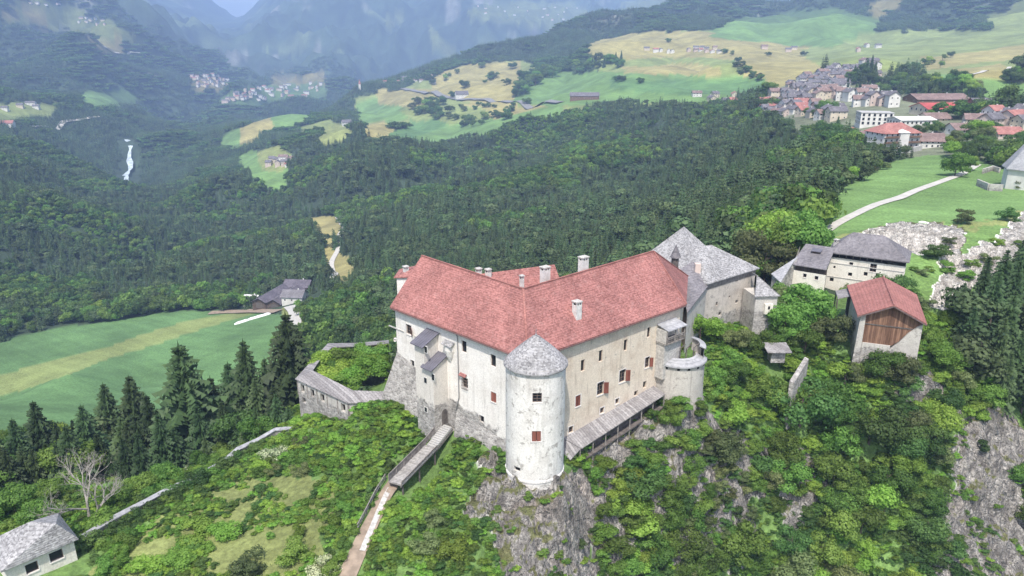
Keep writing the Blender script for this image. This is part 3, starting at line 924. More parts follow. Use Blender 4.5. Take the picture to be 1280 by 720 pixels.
# ------------------------------------------------------------------ woods that read as one mass: instanced on scattered points
PC = bpy.data.collections.new('wood_prototypes')      # kept out of the scene itself
def wood_proto(i, V, F, mats, fr, mi=None):
    me = tree_mesh('wood_proto', V, F, mats, fr, mi)
    o = bpy.data.objects.new('wp_%02d' % i, me); PC.objects.link(o)
def merge(parts):
    V = []; F = []; fr = []; mi = []
    b = 0
    for v, f, r, m in parts:
        v = np.asarray(v, float); f = np.asarray(f, int)
        V.append(v); F.append(f + b); fr.append(np.asarray(r)); mi.append(np.full(len(f), m)); b += len(v)
    return np.concatenate(V), np.concatenate(F), np.concatenate(fr), np.concatenate(mi)
# 0-2 single conifers, 3 pine, 4-5 broadleaf, 6-8 conifer stands, 9 broadleaf stand, 10-12 bushes
for i in range(3):
    V, F, fr = conifer(200 + i, 1, .15 + .02 * i, 13, 8); wood_proto(i, V, F, [M['spruce']], fr)
V, F, fr = leafy(210, 900, .045, 8, .7, 'pine', .2, .4); wood_proto(3, V, F, [M['pine']], fr)
V, F, fr = leafy(211, 1000, .055, 9, .8); wood_proto(4, V, F, [M['leaf_dark']], fr)
V, F, fr = leafy(212, 1000, .055, 9, .8); wood_proto(5, V, F, [M['leaf']], fr)
for i in range(3):
    g = np.random.default_rng(220 + i); parts = []
    for k in range(9):
        V, F, fr = conifer(230 + 9 * i + k, 1, .26, 5, 7, detail=False)
        V = np.array(V) * np.array([1, 1, 1]) * (.75 + .45 * g.random()); off = np.array([(k % 3 - 1) * .42 + g.normal() * .1, (k // 3 - 1) * .42 + g.normal() * .1, 0])
        parts.append((V + off, F, fr, 0))
    V, F, fr, mi = merge(parts); wood_proto(6 + i, V, F, [M['spruce']], fr)
parts = []
g = np.random.default_rng(260)
for k in range(7):
    V, F, fr = leafy(260 + k, 150, .13, 6, .8)
    parts.append((V * (.8 + .3 * g.random()) + np.array([(k % 3 - 1) * .6 + g.normal() * .12, (k // 3 - 1) * .6 + g.normal() * .12, 0]), F, fr, 0))
V, F, fr, mi = merge(parts); wood_proto(9, V, F, [M['leaf_dark']], fr)
for i, mt in enumerate(('leaf_bright', 'leaf', 'leaf_dark')):
    V, F, fr = leafy(280 + i, 1600, .045, 9, .7, mt, .46, .08); wood_proto(10 + i, V, F, [M[mt]], fr)

def scatter_nodes():
    ng = bpy.data.node_groups.new('scatter', 'GeometryNodeTree')
    ng.interface.new_socket('Geometry', in_out='INPUT', socket_type='NodeSocketGeometry')
    ng.interface.new_socket('Geometry', in_out='OUTPUT', socket_type='NodeSocketGeometry')
    N = ng.nodes; L = ng.links
    gi = N.new('NodeGroupInput'); go = N.new('NodeGroupOutput')
    ci = N.new('GeometryNodeCollectionInfo'); ci.inputs[0].default_value = PC
    ci.inputs['Separate Children'].default_value = True; ci.inputs['Reset Children'].default_value = True
    iop = N.new('GeometryNodeInstanceOnPoints'); iop.inputs['Pick Instance'].default_value = True
    def attr(nm, ty):
        a = N.new('GeometryNodeInputNamedAttribute'); a.data_type = ty; a.inputs[0].default_value = nm
        return a.outputs[0]
    L.new(gi.outputs[0], iop.inputs['Points']); L.new(ci.outputs[0], iop.inputs['Instance'])
    L.new(attr('idx', 'INT'), iop.inputs['Instance Index'])
    L.new(attr('rot', 'FLOAT_VECTOR'), iop.inputs['Rotation']); L.new(attr('scl', 'FLOAT_VECTOR'), iop.inputs['Scale'])
    L.new(iop.outputs[0], go.inputs[0])
    return ng
SCATTER = scatter_nodes()
def scatter(name, P3, idx, scl, label, cat='wood'):
    n = len(P3)
    me = bpy.data.meshes.new(name)
    me.vertices.add(n); me.vertices.foreach_set('co', np.asarray(P3, np.float32).ravel())
    a = me.attributes.new('idx', 'INT', 'POINT'); a.data.foreach_set('value', np.asarray(idx, np.int32))
    rot = np.zeros((n, 3), np.float32); rot[:, 2] = rng.random(n) * 6.28; rot[:, :2] = rng.normal(size=(n, 2)) * .04
    a = me.attributes.new('rot', 'FLOAT_VECTOR', 'POINT'); a.data.foreach_set('vector', rot.ravel())
    a = me.attributes.new('scl', 'FLOAT_VECTOR', 'POINT'); a.data.foreach_set('vector', np.asarray(scl, np.float32).ravel())
    o = bpy.data.objects.new(name, me); COL.objects.link(o)
    md = o.modifiers.new('scatter', 'NODES'); md.node_group = SCATTER
    return tag(o, label, cat, None, 'stuff')

def grid_pts(r0, r1, s, jit=.42):
    xm = r1 * math.sin(R(55))
    xs = np.arange(-xm, xm, s); ys = np.arange(r0 * .6, r1, s)
    X, Y = np.meshgrid(xs, ys)
    X = X.ravel() + rng.uniform(-jit, jit, X.size) * s; Y = Y.ravel() + rng.uniform(-jit, jit, Y.size) * s
    r = np.hypot(X, Y)
    m = (r > r0) & (r <= r1) & (np.abs(np.arctan2(X, Y)) < R(54))
    X, Y = X[m], Y[m]
    z, c = HG(X, Y)
    px, py, t = proj(X, Y, z)
    k = (px > -330) & (px < 1610) & (py > -60) & (py < 900)
    return X[k], Y[k], z[k], c[k], px[k], py[k], np.hypot(X[k], Y[k])
CLEAR = [(q.x * f, q.y * f, 24) for q in RIVER[::3] for f in (1.01, .99, .97)]      # circles kept free of trees (x, y, r)
def free(X, Y):
    k = np.ones(len(X), bool)
    for x, y, r in CLEAR: k &= (X - x) ** 2 + (Y - y) ** 2 > r * r
    return k
# ------------------------------------------------------------------ buildings: walls with real openings
def V2(p): return Vector((p[0], p[1], 0))
class Wall:
    """vertical plane: s runs along D from O, depth runs inward"""
    def __init__(s, O, Q, out):
        s.O = V2(O); d = V2(Q) - s.O; s.len = d.length; s.D = d.normalized()
        n = Vector((s.D.y, -s.D.x, 0))
        s.N = n if n.dot(V2(out)) > 0 else -n
        s.holes = []; s.wins = []
    def at(s, a, z, d=0.0):
        p = s.O + s.D * a - s.N * d
        return Vector((p.x, p.y, z))
    def pix(s, px, py, off=0.0):
        r = Vector(ray(px, py)); o = s.O + s.N * off
        t = (o.x * s.N.x + o.y * s.N.y) / (r.x * s.N.x + r.y * s.N.y)
        p = r * t
        return (Vector((p.x, p.y, 0)) - s.O).dot(s.D), p.z
class Drum:
    def __init__(s, c, r):
        s.c = V2(c); s.r = r; s.holes = []; s.wins = []
    def at(s, a, z, d=0.0):
        th = a / s.r
        return Vector((s.c.x + (s.r - d) * math.sin(th), s.c.y - (s.r - d) * math.cos(th), z))
    def pix(s, px, py):
        r = Vector(ray(px, py)); A = r.x ** 2 + r.y ** 2; B = -2 * (r.x * s.c.x + r.y * s.c.y); C = s.c.x ** 2 + s.c.y ** 2 - s.r ** 2
        t = (-B - math.sqrt(max(0, B * B - 4 * A * C))) / (2 * A)
        p = r * t
        return math.atan2(p.x - s.c.x, -(p.y - s.c.y)) * s.r, p.z
def holed(mb, w, s0, s1, z0, z1, depth=.38, step=None, topf=None):
    ss = {s0, s1}; zs = {z0, z1}
    for a, b, c, d in w.holes: ss |= {a, b}; zs |= {c, d}
    if step:
        n = int((s1 - s0) / step)
        ss |= {s0 + (s1 - s0) * i / n for i in range(n + 1)}
    ss = sorted(x for x in ss if s0 <= x <= s1); zs = sorted(x for x in zs if z0 <= x <= z1)
    for i in range(len(ss) - 1):
        for j in range(len(zs) - 1):
            cs, cz = (ss[i] + ss[i + 1]) / 2, (zs[j] + zs[j + 1]) / 2
            if any(a < cs < b and c < cz < d for a, b, c, d in w.holes): continue
            mb.quad(w.at(ss[i], zs[j]), w.at(ss[i + 1], zs[j]), w.at(ss[i + 1], zs[j + 1]), w.at(ss[i], zs[j + 1]))
    for a, b, c, d in w.holes:
        for p, q in (((a, c), (b, c)), ((b, c), (b, d)), ((b, d), (a, d)), ((a, d), (a, c))):
            mb.quad(w.at(*p), w.at(*q), w.at(*q, depth), w.at(*p, depth))
def wbox(mb, w, s0, s1, z0, z1, d0, d1):
    """block on a wall between two depths (negative = proud of the wall)"""
    vs = [w.at(s, z, d) for d in (d0, d1) for s, z in ((s0, z0), (s1, z0), (s1, z1), (s0, z1))]
    mb.add(vs, [(0, 1, 2, 3), (7, 6, 5, 4), (0, 4, 5, 1), (1, 5, 6, 2), (2, 6, 7, 3), (3, 7, 4, 0)])
def win(w, px, py, ww, wh, style='grid', surround=True, label=None, sz=None):
    s, z = w.pix(px, py) if sz is None else sz
    h = (s - ww / 2, s + ww / 2, z - wh / 2, z + wh / 2)
    w.holes.append(h); w.wins.append((h, style, surround, label))
def make_wins(w, parent, depth=.38, name='window'):
    for (a, b, c, d), style, sur, lab in w.wins:
        f = MB(); t = .07
        dd = .2
        if style != 'void':
            wbox(f, w, a, a + t, c, d, dd, dd + .08); wbox(f, w, b - t, b, c, d, dd, dd + .08)
            wbox(f, w, a + t, b - t, c, c + t, dd, dd + .08); wbox(f, w, a + t, b - t, d - t, d, dd, dd + .08)
        if style in ('grid', 'open', 'arch'):
            m = (a + b) / 2
            wbox(f, w, m - .035, m + .035, c + t, d - t, dd - .003, dd + .06)
            for k in (1, 2):
                zz = c + (d - c) * k / 3
                wbox(f, w, a + t, b - t, zz - .025, zz + .025, dd + .004, dd + .055)
        if style in ('arch',):
            n = 6; m = (a + b) / 2; r = (b - a) / 2
            for sg in (-1, 1):
                fan = [(m + sg * r, d)] + [(m + sg * r * math.cos(q * math.pi / 2 / n), d - r * .8 + r * .8 * math.sin(q * math.pi / 2 / n)) for q in range(n + 1)]
                f.add([w.at(x, y, .02) for x, y in fan] + [w.at(x, y, .3) for x, y in fan], [tuple(range(len(fan)))] + [(i, (i + 1) % len(fan), len(fan) + (i + 1) % len(fan), len(fan) + i) for i in range(len(fan))])
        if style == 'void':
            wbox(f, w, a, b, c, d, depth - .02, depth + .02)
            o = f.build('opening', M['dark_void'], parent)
        else:
            o = f.build(name, M['frame_white'] if style == 'white' else M['frame_dark'], parent)
            p = MB(); wbox(p, w, a + .03, b - .03, c + .03, d - .03, dd + .09, dd + .12)
            p.build('pane', M['glass'], o)
        if lab: o['label'] = lab
        if style == 'shut':
            for q0, q1 in ((a, (a + b) / 2 - .012), ((a + b) / 2 + .012, b)):
                k = MB(); wbox(k, w, q0 + .02, q1 - .02, c + .02, d - .02, .05, .11); k.build('shutter', M['shutter'], o)
        if style in ('open', 'arch'):
            k = MB(); hw = (b - a) * .5
            q = w.at(b if w.D.x > 0 else a, c)
            out = (w.D if w.D.x > 0 else -w.D) * (hw * .8) + w.N * (hw * .6)
            k.box(q + w.N * .03 + Vector((0, 0, .02)), out, w.N * .05, (0, 0, d - c - .25))
            k.build('shutter', M['shutter'], o)
        if sur:
            k = MB(); e = .13; g = -.025
            wbox(k, w, a - e, a, c - e, d + e, g, .02); wbox(k, w, b, b + e, c - e, d + e, g, .02)
            wbox(k, w, a, b, d, d + e, g, .02); wbox(k, w, a - .05, b + .05, c - e, c, g - .06, .02)
            k.build('surround', M['surround'], o)
def chimney(parent, px, py, y, w, h, d=None, mat='chimney_white', down=2.0):
    """px,py: middle of the top; y: range; w,h in metres"""
    c = P(px, py, y=y); d = d or w
    mb = MB(); a = Vector((.80, .60, 0)); b = Vector((-.60, .80, 0))
    o0 = c - a * w / 2 - b * d / 2
    mb.box(o0 - Vector((0, 0, h + down)), a * w, b * d, (0, 0, h + down - .55))
    # corner piers leave the smoke holes open
    pw = .22 * w
    for i in (0, 1):
        for j in (0, 1):
            mb.box(o0 + a * (i * (w - pw)) + b * (j * (d - pw)) - Vector((0, 0, .55)), a * pw, b * pw, (0, 0, .4))
    mb.box(o0 + a * (w / 2 - pw * .4) - Vector((0, 0, .55)), a * pw * .8, b * d, (0, 0, .4))
    o = mb.build('chimney', M[mat], parent)
    k = MB(); k.box(o0 - a * .09 - b * .09 - Vector((0, 0, .15)), a * (w + .18), b * (d + .18), (0, 0, .15))
    k.build('cap', M['stone_trim'], o)
    k = MB(); k.box(o0 + a * pw * .5 + b * pw * .5 - Vector((0, 0, .55)), a * (w - pw), b * (d - pw), (0, 0, .12)); k.build('flue', M['dark_void'], o)
    return o

# ================================================================== the castle
ZE, ZR = -38.0, -31.2
castle = empty('castle', (5, 100, -50), 'large white castle with steep red tiled roofs and a round corner tower', 'castle')
A = Vector((2, 85, 0)); Lc = Vector((-18.6, 104.7, 0)); Rc = Vector((26.8, 105.7, 0)); Ec = Vector((30.3, 120, 0))
uL = (Lc - A).normalized(); uR = (Rc - A).normalized()
nL = Vector((-uL.y, uL.x, 0)); nL = nL if nL.y < 0 else -nL
nR = Vector((uR.y, -uR.x, 0))
DEP = 13.2
Lb = Lc - nL * DEP
IC = A - nL * DEP - nR * DEP
J = P(654, 361, z=ZR); Lr = P(527, 319.5, z=ZR); Rr = P(817, 314, z=ZR)
def Z(p, z): return Vector((p.x, p.y, z))
rf = MB()
def patch(*ps): rf.slab(ps, .22)
def subquad(a, b, c, d, n=10, th=.22, amp=.08):
    """a-b eave, d-c ridge; slightly uneven"""
    g = [[None] * (n + 1) for _ in range(n + 1)]
    for i in range(n + 1):
        for j in range(n + 1):
            p = a.lerp(b, i / n).lerp(d.lerp(c, i / n), j / n)
            if 0 < i < n and 0 < j < n: p = p + Vector((0, 0, random.uniform(-amp, amp)))
            g[i][j] = p
    for i in range(n):
        for j in range(n): rf.quad(g[i][j], g[i + 1][j], g[i + 1][j + 1], g[i][j + 1])
    for i in range(n): rf.quad(g[i][0], g[i + 1][0], g[i + 1][0] - Vector((0, 0, th)), g[i][0] - Vector((0, 0, th)))
    rf.quad(a - Vector((0, 0, th)), b - Vector((0, 0, th)), c - Vector((0, 0, th)), d - Vector((0, 0, th)))
    for i in range(n):
        rf.quad(g[0][i], g[0][i + 1], g[0][i + 1] - Vector((0, 0, th)), g[0][i] - Vector((0, 0, th)))
        rf.quad(g[n][i], g[n][i + 1], g[n][i + 1] - Vector((0, 0, th)), g[n][i] - Vector((0, 0, th)))
subquad(Z(Lc, ZE), Z(A, ZE), J, Lr)
subquad(Z(A, ZE), Z(Rc, ZE), Rr, J)
patch(Z(Rc, ZE), Z(Ec, ZE), Rr)
patch(Z(Lb, ZE), Lr, J, Z(IC, ZE))
patch(Z(IC, ZE), J, Rr, Z(Ec, ZE))
rf.build('roof', M['red_tile'], castle)
rid = MB()
for a, b in ((Lr, J), (J, Rr), (J, Z(A, ZE)), (Rr, Z(Rc, ZE)), (Rr, Z(Ec, ZE))): rid.bar(a + Vector((0, 0, .04)), b + Vector((0, 0, .04)), .26, .14)
rid.build('ridge_tiles', M['red_tile_new'], castle)
ea = MB()
for a, b, n in ((Lc, A, nL), (A, Rc, nR)):
    ea.bar(Z(a, ZE - .3), Z(b, ZE - .3), .12, .16)
ea.build('gutter', M['fascia'], castle)
OV = .62
WA = A - nL * OV - nR * OV; WL = Lc - nL * OV - uL * .45; WR = Rc - nR * OV - uR * .5; WE = Ec - uR * .5 - nR * -.2
wl = Wall(WA, WL, nL); wr = Wall(WA, WR, nR)
ZB, ZT = -57.0, ZE - .1
# windows of the left wing
for px, py, w_, h_, st in ((580, 433.5, 1.0, 1.75, 'dark'), (616.5, 451, 1.0, 1.75, 'dark'), (581.5, 478.5, 1.15, 1.6, 'grid'), (617, 496.5, 1.05, 1.5, 'shut'),
                           (602, 524, .95, 1.1, 'void'), (511, 412, 1.25, 1.6, 'open'), (515.5, 455, .9, 1.25, 'white'), (486 + 7, 425, .4, .5, 'void')):
    win(wl, px, py, w_, h_, st, st not in ('void', 'dark'))
b1 = MB(); holed(b1, wl, 0, wl.len, ZB, ZT); b1.build('wall', M['white_plaster'], castle)
make_wins(wl, castle)
# windows of the right wing
for px, py, w_, h_, st in ((728.5, 457, .75, 1.75, 'dark'), (751, 445, .75, 1.75, 'dark'), (782, 431.5, .75, 1.75, 'dark'), (811, 415.5, .7, 1.6, 'dark'),
                           (722.5, 501, 1.0, 1.7, 'shut'), (750.5, 485.5, 1.35, 2.0, 'arch'), (778, 470, 1.35, 2.0, 'arch'), (809, 453, 1.05, 1.75, 'arch'),
                           (713.5, 537, .9, 1.0, 'grid'), (752.5, 513, .85, .95, 'grid'), (771.5, 501.5, .8, .9, 'grid'), (795, 492, .8, .9, 'void'), (806, 481, .8, 1.2, 'void')):
    win(wr, px, py, w_, h_, st, st not in ('void', 'dark'))
b2 = MB(); holed(b2, wr, 0, wr.len, ZB, ZT); b2.build('wall', M['beige_plaster'], castle)
make_wins(wr, castle)
b3 = MB()
WLb = Lb + nL * .5 - uL * .45
b3.add([Z(WL, ZB), Z(WLb, ZB), Z(WLb, ZT), Z(Lr - uL * .45, ZR - .35), Z(WL, ZT)], [(0, 1, 2, 3, 4)])
b3.build('gable_wall', M['white_plaster'], castle)
b4 = MB()
for a, b in ((WLb, IC + nL * .4 + nR * .4), (IC + nL * .4 + nR * .4, WE), (WE, WR)):
    b4.quad(Z(a, ZB), Z(b, ZB), Z(b, ZT), Z(a, ZT))
b4.build('wall', M['beige_plaster'], castle)
# downpipe, sill course, window canopy
dp = MB(); s0, _ = wl.pix(572.5, 420)
q0 = wl.at(s0, ZE - .35, -.45); q1 = wl.at(s0, ZE - 1.0, -.12); q2 = wl.at(s0, -48.4, -.12); q3 = wl.at(s0 + .75, -50.8, -.12)
dp.bar(q0, q1, .12); dp.bar(q1, q2, .12); dp.bar(q2, q3, .12)
dp.build('downpipe', M['zinc'], castle)
cn = MB(); s0, z0 = wl.pix(579.5, 470)
cn.slab([wl.at(s0 - .7, z0 + .1, -.4), wl.at(s0 + .7, z0 + .1, -.4), wl.at(s0 + .7, z0 + .4, .0), wl.at(s0 - .7, z0 + .4, .0)], .08)
cn.build('window_canopy', M['red_tile'], castle)
bs = MB(); s0, z0 = wl.pix(581.5, 480)
for k in range(5): bs.bar(wl.at(s0 - .55 + k * .275, z0 - .85, -.22), wl.at(s0 - .55 + k * .275, z0 + .8, -.22), .035)
for k in range(4): bs.bar(wl.at(s0 - .6, z0 - .75 + k * .48, -.22), wl.at(s0 + .6, z0 - .75 + k * .48, -.22), .035)
bs.build('window_grille', M['frame_dark'], castle)
st = MB()
sg, zg = wl.pix(512, 418)
st.bar(wl.at(sg + 5.0, zg + .1, -.04), wl.at(sg + 1.3, zg + .1, -.04), .14, .16)
st.build('string_course', M['stone_trim'], castle); st = MB(); st.bar(wl.at(sg - 1.2, zg + .1, -.04), wl.at(sg - 4.2, zg + .1, -.04), .14, .16)
st.build('string_course', M['stone_trim'], castle)
# hanging bay beside the downpipe
hb = MB(); s0, z0 = wl.pix(562.5, 436)
n = 8
prof = [(.05, -2.2), (.5, -1.1), (.72, -.2), (.72, .9)]
for j in range(len(prof) - 1):
    for i in range(n):
        a0, a1 = math.pi * i / n, math.pi * (i + 1) / n
        hb.quad(*[wl.at(s0 + r * math.cos(a) * 1.25, z0 + zz, -r * math.sin(a)) for a, (r, zz) in ((a0, prof[j]), (a1, prof[j]), (a1, prof[j + 1]), (a0, prof[j + 1]))])
hb.build('hanging_bay', M['white_plaster'], castle)
hr = MB(); hr.slab([wl.at(s0 - 1.05, z0 + .75, -.85), wl.at(s0 + 1.05, z0 + .75, -.85), wl.at(s0 + 1.05, z0 + 1.25, 0), wl.at(s0 - 1.05, z0 + 1.25, 0)], .07)
hr.build('bay_roof', M['grey_shingle'], castle)
# garderobe shaft with two stepped lean-to roofs
sa1 = wl.pix(535.5, 410); sa0 = wl.pix(551, 418); sb1 = wl.pix(548, 438); sb0 = wl.pix(559.5, 444.5)
SD = 2.7
fa = wl.pix(529, 432, SD + .2); fb = wl.pix(542, 462, SD + .2)
sh = MB()
zA, zA2, zB_, zB2 = sa1[1] - .1, fa[1], sb1[1] - .1, fb[1]
sm = sb1[0]
def leanbox(mb, s0, s1, zt, zf, d):
    p = [wl.at(s0, ZB, .05), wl.at(s1, ZB, .05), wl.at(s1, ZB, -d), wl.at(s0, ZB, -d)]
    q = [wl.at(s0, zt - .12, .05), wl.at(s1, zt - .12, .05), wl.at(s1, zf - .12, -d), wl.at(s0, zf - .12, -d)]
    mb.add(p + q, [(3, 2, 1, 0), (4, 5, 6, 7), (0, 1, 5, 4), (1, 2, 6, 5), (2, 3, 7, 6), (3, 0, 4, 7)])
leanbox(sh, sm, sa1[0], zA, zA2, SD)
leanbox(sh, sb0[0] + .15, sm - .003, zB_, zB2, SD - .004)
shaft = sh.build('shaft', M['shaft_plaster'], castle)
for (s0, s1, zt, zf) in ((sm - .35, sa1[0] + .3, zA, zA2), (sb0[0] - .1, sm + .25, zB_, zB2)):
    k = MB(); sl = (zt - zf) / SD
    k.slab([wl.at(s0, zf - sl * .55 + .05, -SD - .55), wl.at(s1, zf - sl * .55 + .05, -SD - .55), wl.at(s1, zt + .05, -.02), wl.at(s0, zt + .05, -.02)], .14)
    for i in range(7):
        x = s0 + (s1 - s0) * i / 6
        k.bar(wl.at(x, zf - sl * .55 + .07, -SD - .55), wl.at(x, zt + .07, -.02), .06, .05)
    k.build('shaft_roof', M['dark_sheet'], castle)
wf = Wall(wl.at(0, 0, -SD - .01), wl.at(5, 0, -SD - .01), nL)
def flat_win(px, py, w_, h_, w, par, wood='frame_white'):
    s, z = w.pix(px, py); f = MB()
    wbox(f, w, s - w_ / 2 - .1, s + w_ / 2 + .1, z - h_ / 2 - .1, z + h_ / 2 + .1, -.03, .05)
    o = f.build('window', M[wood], par)
    p = MB(); wbox(p, w, s - w_ / 2, s + w_ / 2, z - h_ / 2, z + h_ / 2, -.045, -.032); p.build('pane', M['glass'], o)
    return o
for px, py, w_, h_ in ((532.5, 437, .5, .9), (532, 475.5, .55, .8), (541.5, 471.5, .55, .9), (532.5, 512, .5, .7)): flat_win(px, py, w_, h_, wf, castle)
ws = Wall(wl.at(sb0[0] + .14, 0, -SD), wl.at(sb0[0] + .14, 0, 0), -uL)
s0, z0 = ws.pix(562.5, 518)
s0 = min(max(s0, .8), 1.9)
dr = MB(); fan = [(s0 - .55, z0 - 1.2), (s0 + .55, z0 - 1.2)] + [(s0 + .55 * math.cos(k * math.pi / 8), z0 + .7 + .55 * math.sin(k * math.pi / 8)) for k in range(9)]
dr.add([ws.at(x, y, -.02) for x, y in fan] + [ws.at(x, y, .2) for x, y in fan], [tuple(range(len(fan)))] + [(i, (i + 1) % len(fan), len(fan) + (i + 1) % len(fan), len(fan) + i) for i in range(len(fan))])
door = dr.build('door', M['old_timber'], castle)
DOOR = ws.at(s0, z0 - 1.2, -.3)
# battered foot of the left corner
bt = MB()
c0 = WL + uL * .02
for k in range(8):
    pass
foot_t = [(WL + uL * .3, -45.5), (WL + nL * .05, -45.5), (wl.O + wl.D * (sa1[0] + .3), -47.8)]
foot_b = [(WL + uL * 3.0 - nL * 4, -55.5), (WL + uL * 2.6 + nL * 2.6, -55.5), (wl.O + wl.D * (sa1[0] + .5) + nL * 1.9, -55.5)]
T = [Z(WLb + uL * .05, -46)] + [Z(p, z) for p, z in foot_t] + [Z(wl.O + wl.D * (sa1[0] + .3) - nL * .1, -47.8)]
Bm = [Z(WLb + uL * 2.6, -56)] + [Z(p, z) for p, z in foot_b] + [Z(wl.O + wl.D * (sa1[0] + .5) - nL * .1, -55.5)]
for i in range(len(T) - 1): bt.quad(Bm[i], Bm[i + 1], T[i + 1], T[i])
bt.build('plinth', M['rubble'], castle)
# battered foot between shaft and tower
bt = MB(); sR = 3.2; sL = sb0[0] - 1.6
bt.quad(wl.at(sR, -58, -1.4), wl.at(sL, -58, -1.2), wl.at(sL, -50.9, -.02), wl.at(sR, -51.9, -.02))
bt.quad(wl.at(sL, -58, -1.2), wl.at(sL, -58, .1), wl.at(sL, -50.9, .1), wl.at(sL, -50.9, -.02))
bt.build('plinth', M['rubble'], castle)

# ---- round tower
TC = Vector((3.05, 86.1, 0))
td = Drum(TC, 3.88)
win(td, 671.5, 497.5, 1.2, 1.35, 'grid', True)
win(td, 670.5, 545.5, 1.15, 1.5, 'shut', True)
win(td, 646, 586.5, 1.1, .7, 'void', False)
tw = MB(); holed(tw, td, -math.pi * 3.88, math.pi * 3.88, -54.0, ZE - .4, .4, .45)
prev = None
prof = [(3.88, -54.0), (3.99, -54.1), (4.0, -54.35), (3.9, -54.45), (3.95, -58.5)]
tw.lathe(TC, prof, 40)
prof = [(3.72, ZE - 2.0), (3.80, ZE - 1.2), (3.98, ZE - .4)]
tw.build('round_tower', M['tower_plaster'], castle)
make_wins(td, castle)
cr = MB(); cr.lathe(TC, [(3.9, ZE - 1.0), (4.16, ZE - .95), (4.15, ZE - .72), (3.7, ZE - .25), (2.9, ZE + .58), (2.0, ZE + 1.42), (1.1, ZE + 2.18), (.45, ZE + 2.75), (.05, ZE + 2.9)], 40)
cr.build('tower_roof', M['grey_shingle'], castle)
fn = MB(); fn.lathe(TC, [(.16, ZE + 2.75), (.16, ZE + 2.95), (.05, ZE + 3.1), (.04, ZE + 3.7), (.0, ZE + 3.72)], 8); fn.build('finial', M['zinc'], castle)

# ---- chimneys
def plane_hit(px, py, a, b, c):
    n = (b - a).cross(c - a); d = Vector(ray(px, py))
    return d * (a.dot(n) / d.dot(n))
y1 = plane_hit(722.5, 397, Z(A, ZE), Z(Rc, ZE), Rr).y
chimney(castle, 721.5, 376, y1, .95, 2.0, .95)
chimney(castle, 729.5, 320.5, 103.4, 1.25, 2.4, .95)
chimney(castle, 681.5, 333, 103.5, 1.2, 2.1, 1.0)
chimney(castle, 652.3, 344, 101.5, .5, 1.6, .5)
chimney(castle, 598.3, 335, 106.5, .7, 1.2, .7)
chimney(castle, 610.2, 336, 106, .7, 1.2, .7)
chimney(castle, 507, 332.5, 121.0, .75, 1.1, .75)
# ---- courtyard range and rear range (mostly hidden)
def block(parent, pg, z0, ze, zr, ridge, wm, rm, ov=.4, rname='roof', wname='wall'):
    """walls on a four-sided footprint (a,b front, c,d back) and a roof with the two ridge ends given as fractions along a-d/b-c"""
    pg = [Vector((p[0], p[1], 0)) for p in pg]
    c = sum(pg, Vector()) / 4
    w = MB(); w.prism([(p.x, p.y) for p in pg], z0, ze - .05); w.build(wname, M[wm], parent)
    e = [p + (p - c).normalized() * ov * 1.3 for p in pg]
    e = [Vector((p.x, p.y, ze)) for p in e]
    m0 = (e[0] + e[3]) / 2; m1 = (e[1] + e[2]) / 2
    r0 = m0.lerp(m1, ridge[0]); r1 = m0.lerp(m1, ridge[1])
    r0.z = r1.z = zr
    k = MB()
    k.slab([e[0], e[1], r1, r0], .18); k.slab([e[2], e[3], r0, r1], .18); k.slab([e[1], e[2], r1], .18); k.slab([e[3], e[0], r0], .18)
    if ridge[0] <= 0:
        g = MB(); g.add([Z(pg[0], ze - .1), Z(pg[3], ze - .1), Z((pg[0] + pg[3]) / 2, zr - .25)], [(0, 1, 2)]); g.build('gable_wall', M[wm], parent); g = MB(); g.add([Z(pg[1], ze - .1), Z(pg[2], ze - .1), Z((pg[1] + pg[2]) / 2, zr - .25)], [(0, 1, 2)])
        g.build('gable_wall', M[wm], parent)
    k.build(rname, M[rm], parent)
    return e, r0, r1
q0, q1 = P(611, 341, z=-33.2), P(690, 331, z=-33.2)
dv = (q1 - q0).normalized(); nv = Vector((dv.y, -dv.x, 0))
nv = nv if nv.y < 0 else -nv
block(castle, [q0 + nv * 4.5 - dv * 3, q1 + nv * 4.5, q1 - nv * 4.5, q0 - nv * 4.5 - dv * 3], -55, -37.6, -33.2, (0, 1), 'beige_plaster', 'red_tile')
e0 = P(485.5, 347.5, z=ZE)
block(castle, [e0 + Vector((1.3, .6, 0)), e0 + Vector((9, 1.5, 0)), e0 + Vector((9, 6, 0)), e0 + Vector((1.6, 5, 0))], -56, ZE, -36.4, (.6, .8), 'white_plaster', 'red_tile')

# ---- covered walk along the foot of the right wing
cw = MB()
tA, tB = wr.pix(704, 547.5), wr.pix(817, 482)
bA, bB = wr.pix(727, 560.5, 2.4), wr.pix(832, 492.5, 2.4)
cw.slab([wr.at(bA[0], bA[1], -2.4), wr.at(bB[0], bB[1], -2.4), wr.at(tB[0], tB[1], -.03), wr.at(tA[0], tA[1], -.03)], .12)
walk = cw.build('walkway_roof', M['grey_boards'], castle)
cw2 = MB(); e1 = wr.at(bA[0] - .1, bA[1] - .05, -2.3); e2 = wr.at(tA[0] - .1, tA[1] - .05, -.03)
cw2.slab([e1 - uR * 1.9 + Vector((0, 0, -1.0)), e1, e2, e2 - uR * 1.2 + Vector((0, 0, -.9))], .12)
cw2.build('walkway_roof', M['grey_boards'], castle)
cp = MB(); n = 7
for i in range(n + 1):
    s = bA[0] + (bB[0] - bA[0]) * i / n; z = bA[1] + (bB[1] - bA[1]) * i / n
    p = wr.at(s, 0, -2.15)
    cp.bar((p.x, p.y, z - .12), (p.x, p.y, min(hg(p.x, p.y), z - 2.4) - .5), .16)
    cp.bar((p.x, p.y, z - .9), wr.at(s, z - .9, 0), .12)
for dz in (.2,): cp.bar(wr.at(bA[0], bA[1] - dz, -2.15), wr.at(bB[0], bB[1] - dz, -2.15), .14)
